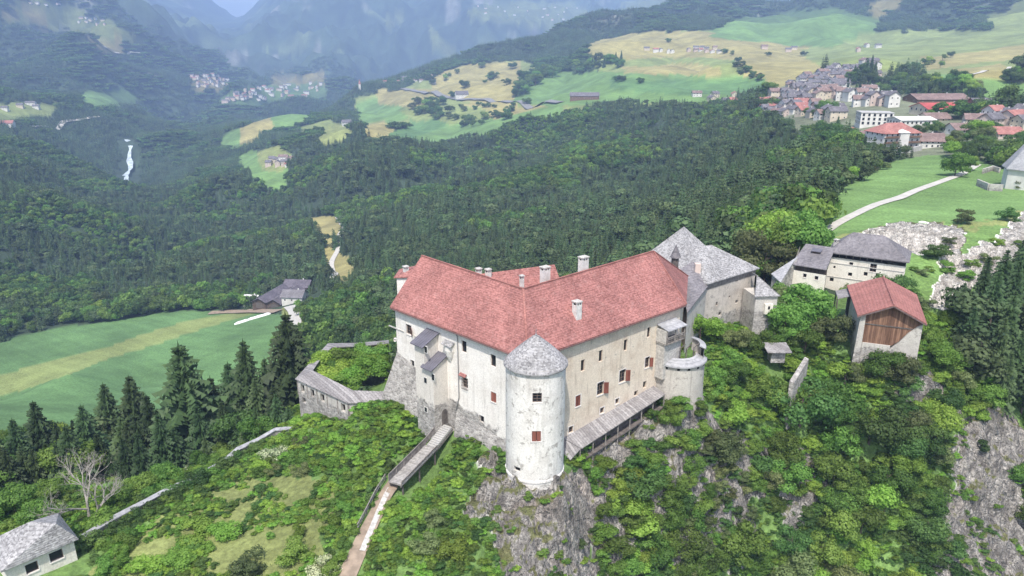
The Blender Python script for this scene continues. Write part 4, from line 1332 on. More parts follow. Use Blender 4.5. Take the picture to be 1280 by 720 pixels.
cp.build('walkway_frame', M['weathered_timber'], castle)
cf = MB(); cf.quad(wr.at(bA[0], bA[1] - .3, -1.2), wr.at(bB[0], bB[1] - .3, -1.2), wr.at(bB[0], bB[1] - 2.2, -1.2), wr.at(bA[0], bA[1] - 2.2, -1.2)); cf.slab([wr.at(bA[0], bA[1] - 2.2, -2.3), wr.at(bB[0], bB[1] - 2.2, -2.3), wr.at(bB[0], bB[1] - 2.2, -.03), wr.at(bA[0], bA[1] - 2.2, -.03)], .2)  # upright dark sheet stands in for shade under the walkway roof; slab is the floor
cf.build('walkway_floor_and_shade', M['old_timber'], castle)

# ---- bastion with a ring roof, and the timber gallery above it
BC = Vector((25.9, 105.0, 0))
ba = MB(); ba.lathe(BC, [(4.7, -58), (4.4, -53.5), (4.2, -50.5), (4.15, -46.20), (3.1, -46.20), (3.1, -47.80), (0, -47.80)], 36, R(-200), R(20)); ba.build('bastion_wall', M['bastion_plaster'], castle)
br = MB(); br.lathe(BC, [(4.5, -46.45), (4.47, -46.22), (2.75, -45.55), (2.7, -45.75)], 36, R(-190), R(-10)); br.build('bastion_roof', M['pale_shingle'], castle)
bh = MB(); bh.lathe(BC, [(3.9, -46.20), (3.95, -44.40), (3.5, -44.30), (3.4, -46.2)], 16, R(-28), R(40)); bh.build('bastion_wall', M['bastion_plaster'], castle)
bk = MB(); bk.lathe(BC, [(4.2, -44.40), (4.15, -44.20), (3.2, -44.00), (3.2, -44.20)], 16, R(-30), R(42)); bk.build('bastion_roof', M['pale_shingle'], castle)
for a, r_ in ((-95, 2.0), (-70, 2.2), (-40, 2.6)):
    p = BC + Vector((math.cos(R(a)) * r_, math.sin(R(a)) * r_, 0))
    k = MB(); k.bar((p.x, p.y, -47.90), (p.x, p.y, -44.10), .16); k.bar((p.x, p.y, -44.2), (p.x + .9, p.y + .7, -43.80), .12); k.build('post', M['old_timber'], castle)
for a in (-150, -125, -100, -78, -55, -30):
    k = MB(); d = Vector((math.cos(R(a)), math.sin(R(a)), 0)); t = Vector((-d.y, d.x, 0))
    k.box(BC + d * 4.11 - t * .2 + Vector((0, 0, -46.95)), t * .4, d * .1, (0, 0, .3)); k.build('loophole', M['dark_void'], castle)
g1 = wr.pix(821, 406); g2 = wr.pix(843, 394.5); go = wr.pix(829.5, 416, 2.1)
gm = MB(); gm.slab([wr.at(g1[0], go[1], -2.3), wr.at(g2[0] + .3, go[1], -2.3), wr.at(g2[0] + .3, g1[1] + .15, -.03), wr.at(g1[0], g1[1] + .15, -.03)], .12)
gm.build('gallery_roof', M['pale_shingle'], castle)
gz0 = go[1]
gb = MB()
for s in (g1[0] + .1, (g1[0] + g2[0]) / 2, g2[0] + .1):
    for d in (-2.0,):
        gb.bar(wr.at(s, gz0 - .1, d), wr.at(s, gz0 - 2.3, d), .15)
gb.box(wr.at(g1[0], gz0 - 2.35, -2.1), uR * (g2[0] - g1[0] + .2), -nR * 2.1, (0, 0, .14))
for z in (1.25, 1.5): gb.bar(wr.at(g1[0], gz0 - z, -2.02), wr.at(g2[0] + .2, gz0 - z, -2.02), .12)
for i in range(12): gb.bar(wr.at(g1[0] + (g2[0] - g1[0]) * i / 11, gz0 - 2.2, -2.02), wr.at(g1[0] + (g2[0] - g1[0]) * i / 11, gz0 - 1.3, -2.02), .08)
gb.build('gallery_rail', M['weathered_timber'], castle)
ge = MB(); ge.box(wr.at(g1[0], gz0 - 2.4, -1.9), uR * .12, -nR * 1.9, (0, 0, 2.3)); ge.box(wr.at(g1[0] + .2, -48.6, -1.6), uR * (g2[0] - g1[0] - .2), -nR * 1.6, (0, 0, gz0 - 2.38 + 48.6))
ge.build('gallery_boarding', M['stone_trim'], castle)
gd = MB(); gd.box(wr.at(g1[0] + 1.5, -48.5, -1.63), uR * 1.3, nR * .04, (0, 0, 2.6)); gd.build('opening', M['dark_void'], castle)

# ================================================================== the old keep behind the right wing
keep = empty('keep', (38, 128, -51), 'weathered stone keep with big grey shingled hip roof, adjoining the right wing of the castle', 'building')
K = [P(884.6, 355, z=-40), P(949.7, 335, z=-40)]
kd = (K[1] - K[0]).normalized(); kn = Vector((kd.y, -kd.x, 0)); kn = kn if kn.y < 0 else -kn
K += [K[1] - kn * 10.5, K[0] - kn * 10.5]
kt = P(889, 306, z=-35.3)
e = K
km = MB()
rb = kt - kd * 3.0 - kn * .5
km.slab([e[0], e[1], kt], .2); km.slab([e[1], e[2], kt], .2); km.slab([e[2], e[3], rb, kt], .2); km.slab([e[3], e[0], kt, rb], .2)
km.build('roof', M['grey_shingle'], keep)
ki = [K[0] + kd * .5 - kn * .5, K[1] - kd * .5 - kn * .5, K[2] - kd * .5 + kn * .5, K[3] + kd * .5 + kn * .5]
kw = Wall(ki[0], ki[1], kn)
for px, py, w_, h_ in ((921, 348, .9, 1.1), (896, 380, .6, .8), (900, 392, .8, .7), (921, 377, .8, .7), (912, 371, .5, .5), (934, 362, .5, .6)): win(kw, px, py, w_, h_, 'void', False)
k1 = MB(); holed(k1, kw, 0, kw.len, -56, -41.3); k1.build('wall', M['rubble_plaster'], keep); make_wins(kw, keep)
k2 = MB()
for a, b in ((1, 2), (2, 3), (3, 0)): k2.quad(Z(ki[a], -56), Z(ki[b], -56), Z(ki[b], -40.1), Z(ki[a], -40.1))
k2.build('wall', M['rubble_plaster'], keep)
k3 = MB(); wbox(k3, kw, -.02, kw.len + .02, -41.3, -40.15, -.06, .3); k3.build('timber_band', M['weathered_timber'], keep)
# steep roofed chapel tower behind it
pk = P(855, 283, z=-33.0)
hw = 6.0
sq = [pk + kd * (sx * hw) + kn * (sy * hw) for sx, sy in ((-1, 1), (1, 1), (1, -1), (-1, -1))]
s1 = MB()
for i in range(4): s1.slab([Z(sq[i], -40.2), Z(sq[(i + 1) % 4], -40.2), pk], .2)
s1.build('roof', M['grey_shingle'], keep)
s2 = MB(); s2.prism([(pk.x + (p.x - pk.x) * .92, pk.y + (p.y - pk.y) * .92) for p in sq], -56, -40.25); s2.build('wall', M['rubble_plaster'], keep)
# linking range between red wing and keep
l = [P(849, 337, z=-38.4), P(868, 325, z=-37.4), P(886.5, 355.5, z=-40.3), P(859, 391, z=-42.2)]
l1 = MB(); l1.slab([l[3], l[2], l[1], l[0]], .18); l1.build('link_roof', M['slate_roof'], keep)
l2 = MB(); lp = [l[3].lerp(l[1], .06), l[2].lerp(l[0], .06), l[1].lerp(l[3], .06), l[0].lerp(l[2], .06)]
l2.prism([(p.x, p.y) for p in lp], -56, [p.z - .35 for p in lp]); l2.build('link_wall', M['stone_plaster'], keep)
l3 = MB(); c = P(872, 332, z=-37.6); l3.box(c - Vector((.5, .5, 2.2)), (1.0, 0, 0), (0, 1.0, 0), (0, 0, 2.6)); l3.build('chimney', M['house_pink'], keep)
# small bell turret riding on the roof
bt_ = P(843.5, 331, y=118); tz = bt_.z
t1 = MB(); t1.lathe(bt_, [(.62, tz - 2.5), (.62, tz + 1.45)], 8); o1 = t1.build('turret', M['old_timber'], keep)
t2 = MB(); t2.lathe(bt_, [(.95, tz + 1.35), (.9, tz + 1.5), (.5, tz + 2.4), (.0, tz + 3.6)], 8); t2.build('turret_roof', M['slate_roof'], o1)
# corner tower
corner_t = empty('corner_tower', tuple(P(960, 400, t=132)), 'slim square stone tower with grey lean roof at the right end of the stone keep', 'tower')
f0, f1 = P(943.5, 373, t=131), P(975.5, 371, t=131.5)
f0.z = f1.z = -43.0
bq = Vector((-.15, 1, 0)).normalized()
t0 = P(945.5, 349, t=134.5); t0.z = -40.3
m1 = MB(); m1.slab([f0, f1, f1 + bq * 3, t0], .16); m1.slab([f1, f1 + bq * 6, t0 + bq * 2, t0], .16); m1.build('roof', M['grey_shingle'], corner_t)
m2 = MB(); i0, i1 = f0 + Vector((.3, .35, 0)), f1 + Vector((-.35, .35, 0))
m2.prism([(i0.x, i0.y), (i1.x, i1.y), (i1.x + bq.x * 5, i1.y + 5), (i0.x + bq.x * 5, i0.y + 5)], -58, -43.15); m2.build('wall', M['stone_plaster'], corner_t)
wt = Wall(i0, i1, (0, -1, 0))
m3 = MB(); s_, z_ = wt.pix(959.5, 385)
wbox(m3, wt, s_ - .75, s_ + .75, z_ - 1.0, z_ + .9, -.5, .02); m3.build('bay', M['clean_white'], corner_t)
m4 = MB(); wbox(m4, wt, s_ - .2, s_ + .2, z_ - .1, z_ + .5, -.52, -.505); m4.build('loophole', M['dark_void'], corner_t)
# ================================================================== white gatehouse on the ridge
def gone(*ps):
    for p in ps: CLEAR.append(p)
def framed(w, parent, lst, depth=.3):
    for a in lst: win(w, *a)
gh = empty('gatehouse', tuple(P(1085, 350, t=153)), 'cream white gatehouse with dark hip roof beside the white limestone outcrop', 'building')
g0, g1 = P(1034, 315, z=-42.8), P(1137, 328, z=-42.8)
gd = (g1 - g0).normalized(); gn = Vector((gd.y, -gd.x, 0)); gn = gn if gn.y < 0 else -gn
g2, g3 = g1 - gn * 9.5, g0 - gn * 9.5
rz = -38.9
ra, rb = g0.lerp(g3, .5) + gd * 4.2, g1.lerp(g2, .5) - gd * 5.6
ra = Vector((ra.x, ra.y, rz)); rb = Vector((rb.x, rb.y, rz))
k = MB(); k.slab([g0, g1, rb, ra], .2); k.slab([g1, g2, rb], .2); k.slab([g2, g3, ra, rb], .2); k.slab([g3, g0, ra], .2); k.build('roof', M['slate_roof'], gh)
gi = [g0 + gd * .45 - gn * .75, g1 - gd * .6 - gn * .75, g2 - gd * .6 + gn * .6, g3 + gd * .45 + gn * .6]
gw = Wall(gi[0], gi[1], gn)
for a in ((1064, 330, .75, .75, 'dark'), (1043, 334, .45, .6, 'void'), (1062.5, 343, .8, .8, 'dark'), (1082, 342.5, .75, .85, 'dark'), (1097, 344, .75, .85, 'dark'), (1039.5, 349.5, .8, .85, 'dark'), (1091.5, 335, 1.25, 1.75, 'grid')):
    win(gw, *a, False if a[4] != 'grid' else True)
k = MB(); holed(k, gw, 0, gw.len, -56, -44.0); k.build('wall', M['clean_white'], gh); make_wins(gw, gh)
k = MB()
for a, b in ((1, 2), (2, 3), (3, 0)): k.quad(Z(gi[a], -56), Z(gi[b], -56), Z(gi[b], -43), Z(gi[a], -43))
k.build('wall', M['clean_white'], gh)
k = MB(); wbox(k, gw, .6, gw.len - 3.2, -44.0, -43.0, .5, .6); k.build('loft_opening', M['dark_void'], gh)
k = MB()
for i in range(9): s = .6 + (gw.len - 3.8) * i / 8; k.bar(gw.at(s, -44, .15), gw.at(s, -43.0, .15), .16)
k.build('loft_posts', M['old_timber'], gh)
for zz in (-45.2, -48.3):
    k = MB(); wbox(k, gw, .1, gw.len - .1, zz - .09, zz + .06, -.09, .02); k.build('string_course', M['stone_trim'], gh)
chimney(gh, 1046, 299, 154.5, .9, 1.6, .7, 'stone_trim', 3)
# lower wing
e0, e1 = P(988.5, 330, z=-45.2), P(1033, 337, z=-45.2)
ed = (e1 - e0).normalized(); en = Vector((ed.y, -ed.x, 0)); en = en if en.y < 0 else -en
h0, h1_ = e0 - en * 6.5, e1 - en * 6.5
h0.z = h1_.z = -41.9
k = MB(); k.slab([e0, e1, h1_, h0 + ed * 1.2], .18); k.slab([h0 + ed * 1.2, h1_, h1_ - en * 5 + Vector((0, 0, -2.5)), h0 - en * 5 + Vector((0, 0, -2.5))], .18); k.build('roof', M['slate_roof'], gh)
ei = [e0 + ed * .3 - en * .6, e1 - en * .6]
ew = Wall(ei[0], ei[1], en)
for a in ((1006, 344.5, .7, .85, 'dark'), (1020.5, 347.5, .75, .85, 'dark')): win(ew, *a, True)
k = MB(); holed(k, ew, 0, ew.len, -56, -46.6); k.build('wall', M['clean_white'], gh); make_wins(ew, gh)
k = MB(); wbox(k, ew, .05, ew.len - .05, -46.6, -45.4, .3, .4); k.build('loft_opening', M['dark_boards'], gh)
k = MB(); k.quad(Z(ei[0], -56), Z(h0, -56), Z(h0, -42.6), Z(ei[0], -45.4)); k.quad(Z(ei[0] , -56), Z(ei[0] - en * 12, -56), Z(ei[0] - en * 12, -45), Z(ei[0], -45.4)); k.build('wall', M['clean_white'], gh)
k = MB(); d0 = h0.lerp(h1_, .55) + en * 1.6; d0.z = -42.6
k.slab([d0 - ed * 1.0 + en * 1.2, d0 + ed * 1.0 + en * 1.2, d0 + ed * 1.0 - en * 1.6 + Vector((0, 0, .35)), d0 - ed * 1.0 - en * 1.6 + Vector((0, 0, .35))], .12); k.build('dormer_roof', M['dark_sheet'], gh)
k = MB(); k.box(d0 - ed * .8 + en * .9 + Vector((0, 0, -1.4)), ed * 1.6, -en * 1.5, (0, 0, 1.35)); k.build('dormer', M['dark_boards'], gh)
# grey shed roof against the lower wing
s0, s1_, s2_, s3_ = P(964, 342, z=-47.2), P(976, 353, z=-48.0), P(992, 327, z=-44.6), P(998, 320, z=-43.6)
k = MB(); k.slab([s0, s1_, s2_, s3_], .16); k.build('shed_roof', M['pale_shingle'], gh)
k = MB(); k.prism([(p.x, p.y) for p in (s0.lerp(s2_, .05), s1_.lerp(s3_, .05), s2_.lerp(s0, .05), s3_.lerp(s1_, .05))], -58, [s0.z - .3, s1_.z - .3, s2_.z - .35, s3_.z - .4]); k.build('shed_wall', M['stone_plaster'], gh)
gone((70, 152, 13), (82, 148, 11), (58, 151, 9))

# ================================================================== red roofed barn on its stone base
bn = empty('barn', tuple(P(1110, 440, t=130)), 'stone barn with red gable roof and brown board front above the cliff', 'barn')
q0, q1 = P(1072, 394.4, z=-45), P(1159, 404.7, z=-45)
bd = (q1 - q0).normalized(); bnn = Vector((bd.y, -bd.x, 0)); bnn = bnn if bnn.y < 0 else -bnn
q3 = P(1058.5, 356.5, z=-45); q2 = P(1146, 368, z=-45)
bz = -42.35
m0 = q0.lerp(q1, .5); m0.z = bz; m1 = q3.lerp(q2, .5); m1.z = bz
k = MB(); k.slab([q0, m0, m1, q3], .2); k.slab([m0, q1, q2, m1], .2); k.build('roof', M['red_tile_new'], bn)
k = MB(); k.bar(m0 + Vector((0, 0, .05)), m1 + Vector((0, 0, .05)), .3, .14); k.build('ridge_tiles', M['red_tile_new'], bn)
k = MB()
for a, b in ((q0, m0), (m0, q1)): k.bar(a + Vector((0, 0, -.3)) - bnn * .05, b + Vector((0, 0, -.3)) - bnn * .05, .1, .26)
k.build('barge_board', M['fascia'], bn)
i0, i1, i2, i3 = q0 + bd * .5 - bnn * .7, q1 - bd * .5 - bnn * .7, q2 - bd * .4, q3 + bd * .4
fw = Wall(i0, i1, bnn)
k = MB(); L_ = fw.len
def gz_(s): return -45.25 + 2.55 * (1 - abs(s - L_ / 2) / (L_ / 2))
pgn = [(1.0, -50.2), (L_ * .55, -50.4), (L_ * .68, -49.2), (L_ * .8, -47.4), (L_ - .1, -45.5), (L_ / 2, gz_(L_ / 2)), (.9, gz_(.9))]
k.add([fw.at(s, z, .35) for s, z in pgn], [tuple(range(len(pgn)))]); k.build('gable_boarding', M['barn_boards'], bn)
k = MB(); wbox(k, fw, .9, L_ - .6, -46.75, -46.55, .26, .34); k.build('cross_beam', M['old_timber'], bn)
k = MB(); s_pg = [(L_ * .47, -58), (L_ + .1, -58), (L_ + .05, -45.5), (L_ * .93, -46.0), (L_ * .8, -47.5), (L_ * .68, -49.4), (L_ * .56, -50.8), (L_ * .5, -52.5)]
k.add([fw.at(s, z, 0) for s, z in s_pg] + [fw.at(s, z, .8) for s, z in s_pg], [tuple(range(8)), tuple(range(15, 7, -1))] + [(i, 8 + i, 8 + (i + 1) % 8, (i + 1) % 8) for i in range(8)])
k.build('stone_pier', M['stone_plaster'], bn)
k = MB(); p_ = [(-.25, -57), (.95, -57), (.9, gz_(.9) - .1), (.05, -45.4)]
k.add([fw.at(s, z, -.25 if z < -50 else 0) for s, z in p_] + [fw.at(s, z, 1.0) for s, z in p_], [(0, 1, 2, 3), (7, 6, 5, 4), (0, 4, 5, 1), (1, 5, 6, 2), (2, 6, 7, 3), (3, 7, 4, 0)]); k.build('stone_pier', M['stone_plaster'], bn)
k = MB(); wbox(k, fw, 1.0, L_ * .56, -57, -50.15, .15, .7); k.build('wall', M['stone_plaster'], bn)
k = MB(); wbox(k, fw, L_ * .78, L_ * .83, -51.6, -51.1, -.02, .1); k.build('opening', M['dark_void'], bn)
k = MB()
for a, b in ((i0, i3), (i1, i2), (i3, i2)): k.quad(Z(a, -57), Z(b, -57), Z(b, -45.3), Z(a, -45.3))
k.build('wall', M['stone_plaster'], bn)
sw = Wall(i3, i0, -bd)
k = MB(); wbox(k, sw, .6, 4.2, -50.4, -46.0, -.03, .1); k.build('opening', M['dark_void'], bn)
k = MB(); a_, b_ = sw.at(.1, -46.3, -2.3), sw.at(5.0, -46.3, -2.3); k.slab([a_, b_, sw.at(5.0, -45.5, 0), sw.at(.1, -45.5, 0)], .12); k.build('porch_roof', M['grey_boards'], bn)
k = MB(); k.bar(a_ + Vector((.2, 0, 0)), (a_.x + .2, a_.y, -54), .2); k.bar(b_ - Vector((0, -.2, .1)), (b_.x, b_.y + .2, -54), .2); k.build('porch_posts', M['old_timber'], bn)
gone((72, 131, 5))

# ================================================================== roofed wall round the garden terrace left of the castle
an = empty('terrace_wall', tuple(P(405, 500, z=-57)), 'roofed stone wall curving round a bushy terrace left of the castle', 'wall')
oz, iz = -54.0, -53.2
outer = [P(486, 503, z=oz), P(457, 503.5, z=oz), P(434, 503.6, z=oz), P(369, 473.5, z=oz), P(395, 445, z=oz), P(410, 429, z=oz), P(447, 428.5, z=oz), P(486, 425, z=oz)]
inner = [P(486, 488.5, z=iz), P(474, 489, z=iz), P(441.7, 488, z=iz), P(391, 463, z=iz), P(402, 447, z=iz), P(415, 434, z=iz), P(447, 432.5, z=iz), P(486, 429, z=iz)]
k = MB()
for i in range(len(outer) - 1):
    a, b, c, d = outer[i], outer[i + 1], inner[i + 1], inner[i]
    k.slab([d, c, b, a], .14)
k.build('roof', M['grey_boards'], an)
k = MB()
for i in range(len(outer) - 1):
    a, b, c, d = outer[i], outer[i + 1], inner[i + 1], inner[i]
    f = .10
    oa, ob = a.lerp(d, f), b.lerp(c, f)
    lo = -63
    w = Wall(oa, ob, (oa + ob) / 2 - Vector((-27, 113, 0)))
    if i in (2,):
        n = 5
        for j in range(n):
            s0 = w.len * (j / n + .06); s1 = w.len * ((j + 1) / n - .06)
            if j != 1: w.holes.append((s0, s1, -56.2, -54.75))
        win_h = (w.len * .86, w.len * .93, -58.2, -57.2); w.holes.append(win_h)
    holed(k, w, 0, w.len, lo, oz - .2, .5)
k.build('wall', M['stone_plaster'], an)
k = MB()
for i in (2,):
    a, b, c, d = outer[i], outer[i + 1], inner[i + 1], inner[i]
    oa, ob = a.lerp(d, .45), b.lerp(c, .45); k.quad(Z(oa, -62), Z(ob, -62), Z(ob, -53.9), Z(oa, -53.9))
k.build('back_boarding', M['dark_boards'], an)
k = MB()
for j in range(6):
    p = outer[2].lerp(outer[3], j / 5).lerp(inner[2].lerp(inner[3], j / 5), .12); k.bar((p.x, p.y, -57), (p.x, p.y, -54.2), .25)
k.build('posts', M['weathered_timber'], an)
gone((-29, 112, 3))

# ================================================================== garden wall on the left spur (runs down to the cottage)
def wall_run(name, line, h, th, m, label, cap=None, sink=.8):
    p = [ghit(a, b, 60, 160) for a, b in line]
    r = empty(name, tuple(p[0]), label, 'wall')
    k = MB(); kc = MB()
    q = []
    for i in range(len(p) - 1):
        n = max(1, int((p[i + 1] - p[i]).length / 2.5))
        q += [p[i].lerp(p[i + 1], j / n) for j in range(n)]
    q.append(p[-1])
    nr_ = []
    for i in range(len(q)):
        d = q[min(i + 1, len(q) - 1)] - q[max(i - 1, 0)]; nr_.append(Vector((d.y, -d.x, 0)).normalized())
    top = [hg(v.x, v.y) + h for v in q]
    top = [np.mean(top[max(0, i - 2):i + 3]) for i in range(len(top))]
    for kk, lo, hi, hw_ in ((k, -sink - h, 0, th / 2), (kc, .0, .14, th / 2 + .18)):
        for i in range(len(q)):
            for sgn in (-1, 1):
                v = q[i] + nr_[i] * hw_ * sgn
                kk.v.append((v.x, v.y, top[i] + lo)); kk.v.append((v.x, v.y, top[i] + hi + (0.0)))
        for i in range(len(q) - 1):
            b = 4 * i
            kk.f += [(b, b + 4, b + 5, b + 1), (b + 2, b + 3, b + 7, b + 6), (b + 1, b + 5, b + 7, b + 3), (b, b + 2, b + 6, b + 4)]
        e = 4 * (len(q) - 1)
        kk.f += [(0, 1, 3, 2), (e, e + 2, e + 3, e + 1)]
    k.build('wall_body', M[m], r)
    if cap: kc.build('coping', M[cap], r)
    return q
GWALL = wall_run('garden_wall', [(103, 682), (140, 660), (185, 634), (245, 604), (300, 574), (345, 548), (378, 530)], 1.15, .6, 'stone_plaster', 'long grey stone garden wall running from the cottage to the castle terrace', 'pale_shingle')

# ================================================================== cottage at the lower left
ct = empty('cottage', tuple(P(50, 690, z=-60)), 'small white cottage with grey pyramid shingle roof at the end of the garden wall', 'cottage')
c1, c0 = P(98, 673, z=-57), P(1, 714.5, z=-57)
cd = (c1 - c0).normalized(); cn = Vector((cd.y, -cd.x, 0)); cn = cn if cn.x > 0 else -cn
c2, c3 = c1 - cn * 7.4, c0 - cn * 7.4
cp0 = P(37.5, 652, z=-54.2); cp1 = P(70, 654.5, z=-54.3)
k = MB(); k.slab([c0, c1, cp1, cp0], .18); k.slab([c1, c2, cp1], .18); k.slab([c2, c3, cp0, cp1], .18); k.slab([c3, c0, cp0], .18); k.build('roof', M['grey_shingle'], ct)
ci = [c0 + cd * .45 - cn * .5, c1 - cd * .45 - cn * .5, c2 - cd * .4 + cn * .4, c3 + cd * .4 + cn * .4]
w = Wall(ci[0], ci[1], cn)
for a in ((40, 709.5, 1.3, 1.3, 'dark'), (70.5, 694.5, 1.45, 1.3, 'dark')): win(w, *a, True)
k = MB(); holed(k, w, 0, w.len, -63, -57.15); k.build('wall', M['clean_white'], ct); make_wins(w, ct)
k = MB()
for a, b in ((1, 2), (2, 3), (3, 0)): k.quad(Z(ci[a], -63), Z(ci[b], -63), Z(ci[b], -57.1), Z(ci[a], -57.1))
k.build('wall', M['clean_white'], ct)
gone((-57, 74, 6))

# ================================================================== wooden bridge, steps and rail up to the castle door
br = empty('footbridge', tuple(P(515, 600, z=-57)), 'grey wooden footbridge with steps and rails leading to the castle door', 'bridge')
top = DOOR + Vector((.25, -.2, 0)) * 1.0
m_ = P(539, 558, z=DOOR.z - 1.55); bt2 = P(494, 604, z=DOOR.z - 2.2)
k = MB()
def deck(mb, a, b, wd, th):
    d = (b - a).normalized(); n = Vector((d.y, -d.x, 0)).normalized()
    mb.box(a - n * wd / 2 - Vector((0, 0, th)), b - a, n * wd, (0, 0, th))
    return n
n_ = deck(k, bt2, m_, 2.1, .2); k.build('deck', M['bridge_boards'], br)
k = MB(); ns = 11
ds = (top - m_)
for i in range(ns):
    a = m_ + ds * (i / ns); d = Vector((ds.x, ds.y, 0)) / ns; n = Vector((d.y, -d.x, 0)).normalized()
    k.box(a - n * .8 - Vector((0, 0, .25)), d * .86, n * 1.6, (0, 0, .25 + ds.z / ns))
k.build('steps', M['concrete'], br)
k = MB(); k.slab([m_ - n_ * .8 - Vector((0, 0, .3)), m_ + n_ * .8 - Vector((0, 0, .3)), top + n_ * .8 - Vector((0, 0, .3)), top - n_ * .8 - Vector((0, 0, .3))], .5); k.build('step_stringer', M['weathered_timber'], br)
def rail(parent, pts_, off, h=1.05, post=1.6, boards_=False, m='weathered_timber'):
    k = MB()
    for a, b in zip(pts_[:-1], pts_[1:]):
        d = (b - a).normalized(); n = Vector((d.y, -d.x, 0)).normalized() * off
        for z in ((h, h * .55) if not boards_ else (h,)): k.bar(a + n + Vector((0, 0, z)), b + n + Vector((0, 0, z)), .1, .12)
        if boards_: k.box(a + n + Vector((0, 0, .05)), b - a, n.normalized() * .05, (0, 0, h - .2))
        c = max(1, int((b - a).length / post))
        for i in range(c + 1):
            p = a.lerp(b, i / c) + n; k.bar(p - Vector((0, 0, .2)), p + Vector((0, 0, h + .03)), .11)
    return k.build('railing', M[m], parent)
sgn = 1 if n_.x < 0 else -1
rail(br, [bt2, m_, top], 1.0 * sgn, 1.05, 1.6, True)
rail(br, [bt2, m_], -1.0 * sgn, .45, 2.4, False)
k = MB()
for q in (0.05, .5, .95):
    p = bt2.lerp(m_, q)
    for sg in (-1, 1): k.bar(p + n_ * .85 * sg - Vector((0, 0, .2)), (p.x + n_.x * .85 * sg, p.y + n_.y * .85 * sg, hg(p.x, p.y) - 1), .22)
k.build('trestle', M['old_timber'], br)
k = MB()
for sg in (-1, 1): k.bar(bt2 + n_ * .85 * sg - Vector((0, 0, .32)), m_ + n_ * .85 * sg - Vector((0, 0, .32)), .2, .28)
k.build('beam', M['old_timber'], br)
PATH_O, PATH = ribbon('castle_path', [(493, 606), (480, 622), (470, 645), (455, 672), (446, 696), (432, 724)], lambda u: 1.6 + .7 * u, M['dirt_path'], .12, 60, 120, 1.0)
ribbon('castle_path', [(488, 612), (478, 630), (466, 660), (453, 690)], .7, M['stone_trim'], .2, 60, 120, .8)
pr = empty('path_railing', tuple(PATH[0]), 'thin timber handrail along the dirt path below the footbridge', 'railing')
pp = [p + Vector((-1.15, 0, 0)) for p in PATH[:int(len(PATH) * .62):3]]
pp = [Vector((p.x, p.y, hg(p.x, p.y))) for p in pp]
k = MB()
for a, b in zip(pp[:-1], pp[1:]):
    for z in (1.0, .55): k.bar(a + Vector((0, 0, z)), b + Vector((0, 0, z)), .12)
    k.bar(a - Vector((0, 0, .3)), a + Vector((0, 0, 1.05)), .11)
k.build('rail', M['weathered_timber'], pr)
for p in PATH: gone((p.x, p.y, 1.35))
for q in range(8):
    p = bt2.lerp(m_, q / 7); gone((p.x, p.y, 2.6))
for q in range(4):
    p = m_.lerp(top, q / 3); gone((p.x, p.y, 2.2))
# little shed and broken wall right of the keep
sd = empty('garden_shed', tuple(P(975, 428, t=128)), 'tiny grey roofed shed among the bushes below the corner tower', 'shed')
c = P(972, 434, t=127)
k = MB(); k.box(c + Vector((-1.2, -.8, -2.6)), (2.4, 0, 0), (0, 1.8, 0), (0, 0, 2.3)); k.build('wall', M['stone_plaster'], sd)
k = MB(); k.slab([c + Vector((-2.2, -1.6, -.3)), c + Vector((2.0, -1.6, -.3)), c + Vector((2.0, 1.6, .25)), c + Vector((-2.2, 1.6, .25))], .14); k.build('roof', M['grey_boards'], sd)
gone((c.x, c.y, 2.5))
rw = empty('broken_wall', tuple(P(992, 470, t=124)), 'short crumbling grey stone wall among bushes below the barn terrace', 'wall')
a, b = P(987, 476, t=121), P(1006, 446, t=126)
k = MB(); d = b - a; n = Vector((d.y, -d.x, 0)).normalized()
k.prism([(a.x, a.y), (b.x, b.y), (b.x + n.x * .7, b.y + n.y * .7), (a.x + n.x * .7, a.y + n.y * .7)], -62, [a.z, b.z, b.z - .2, a.z - .3]); k.build('wall_body', M['rubble'], rw)

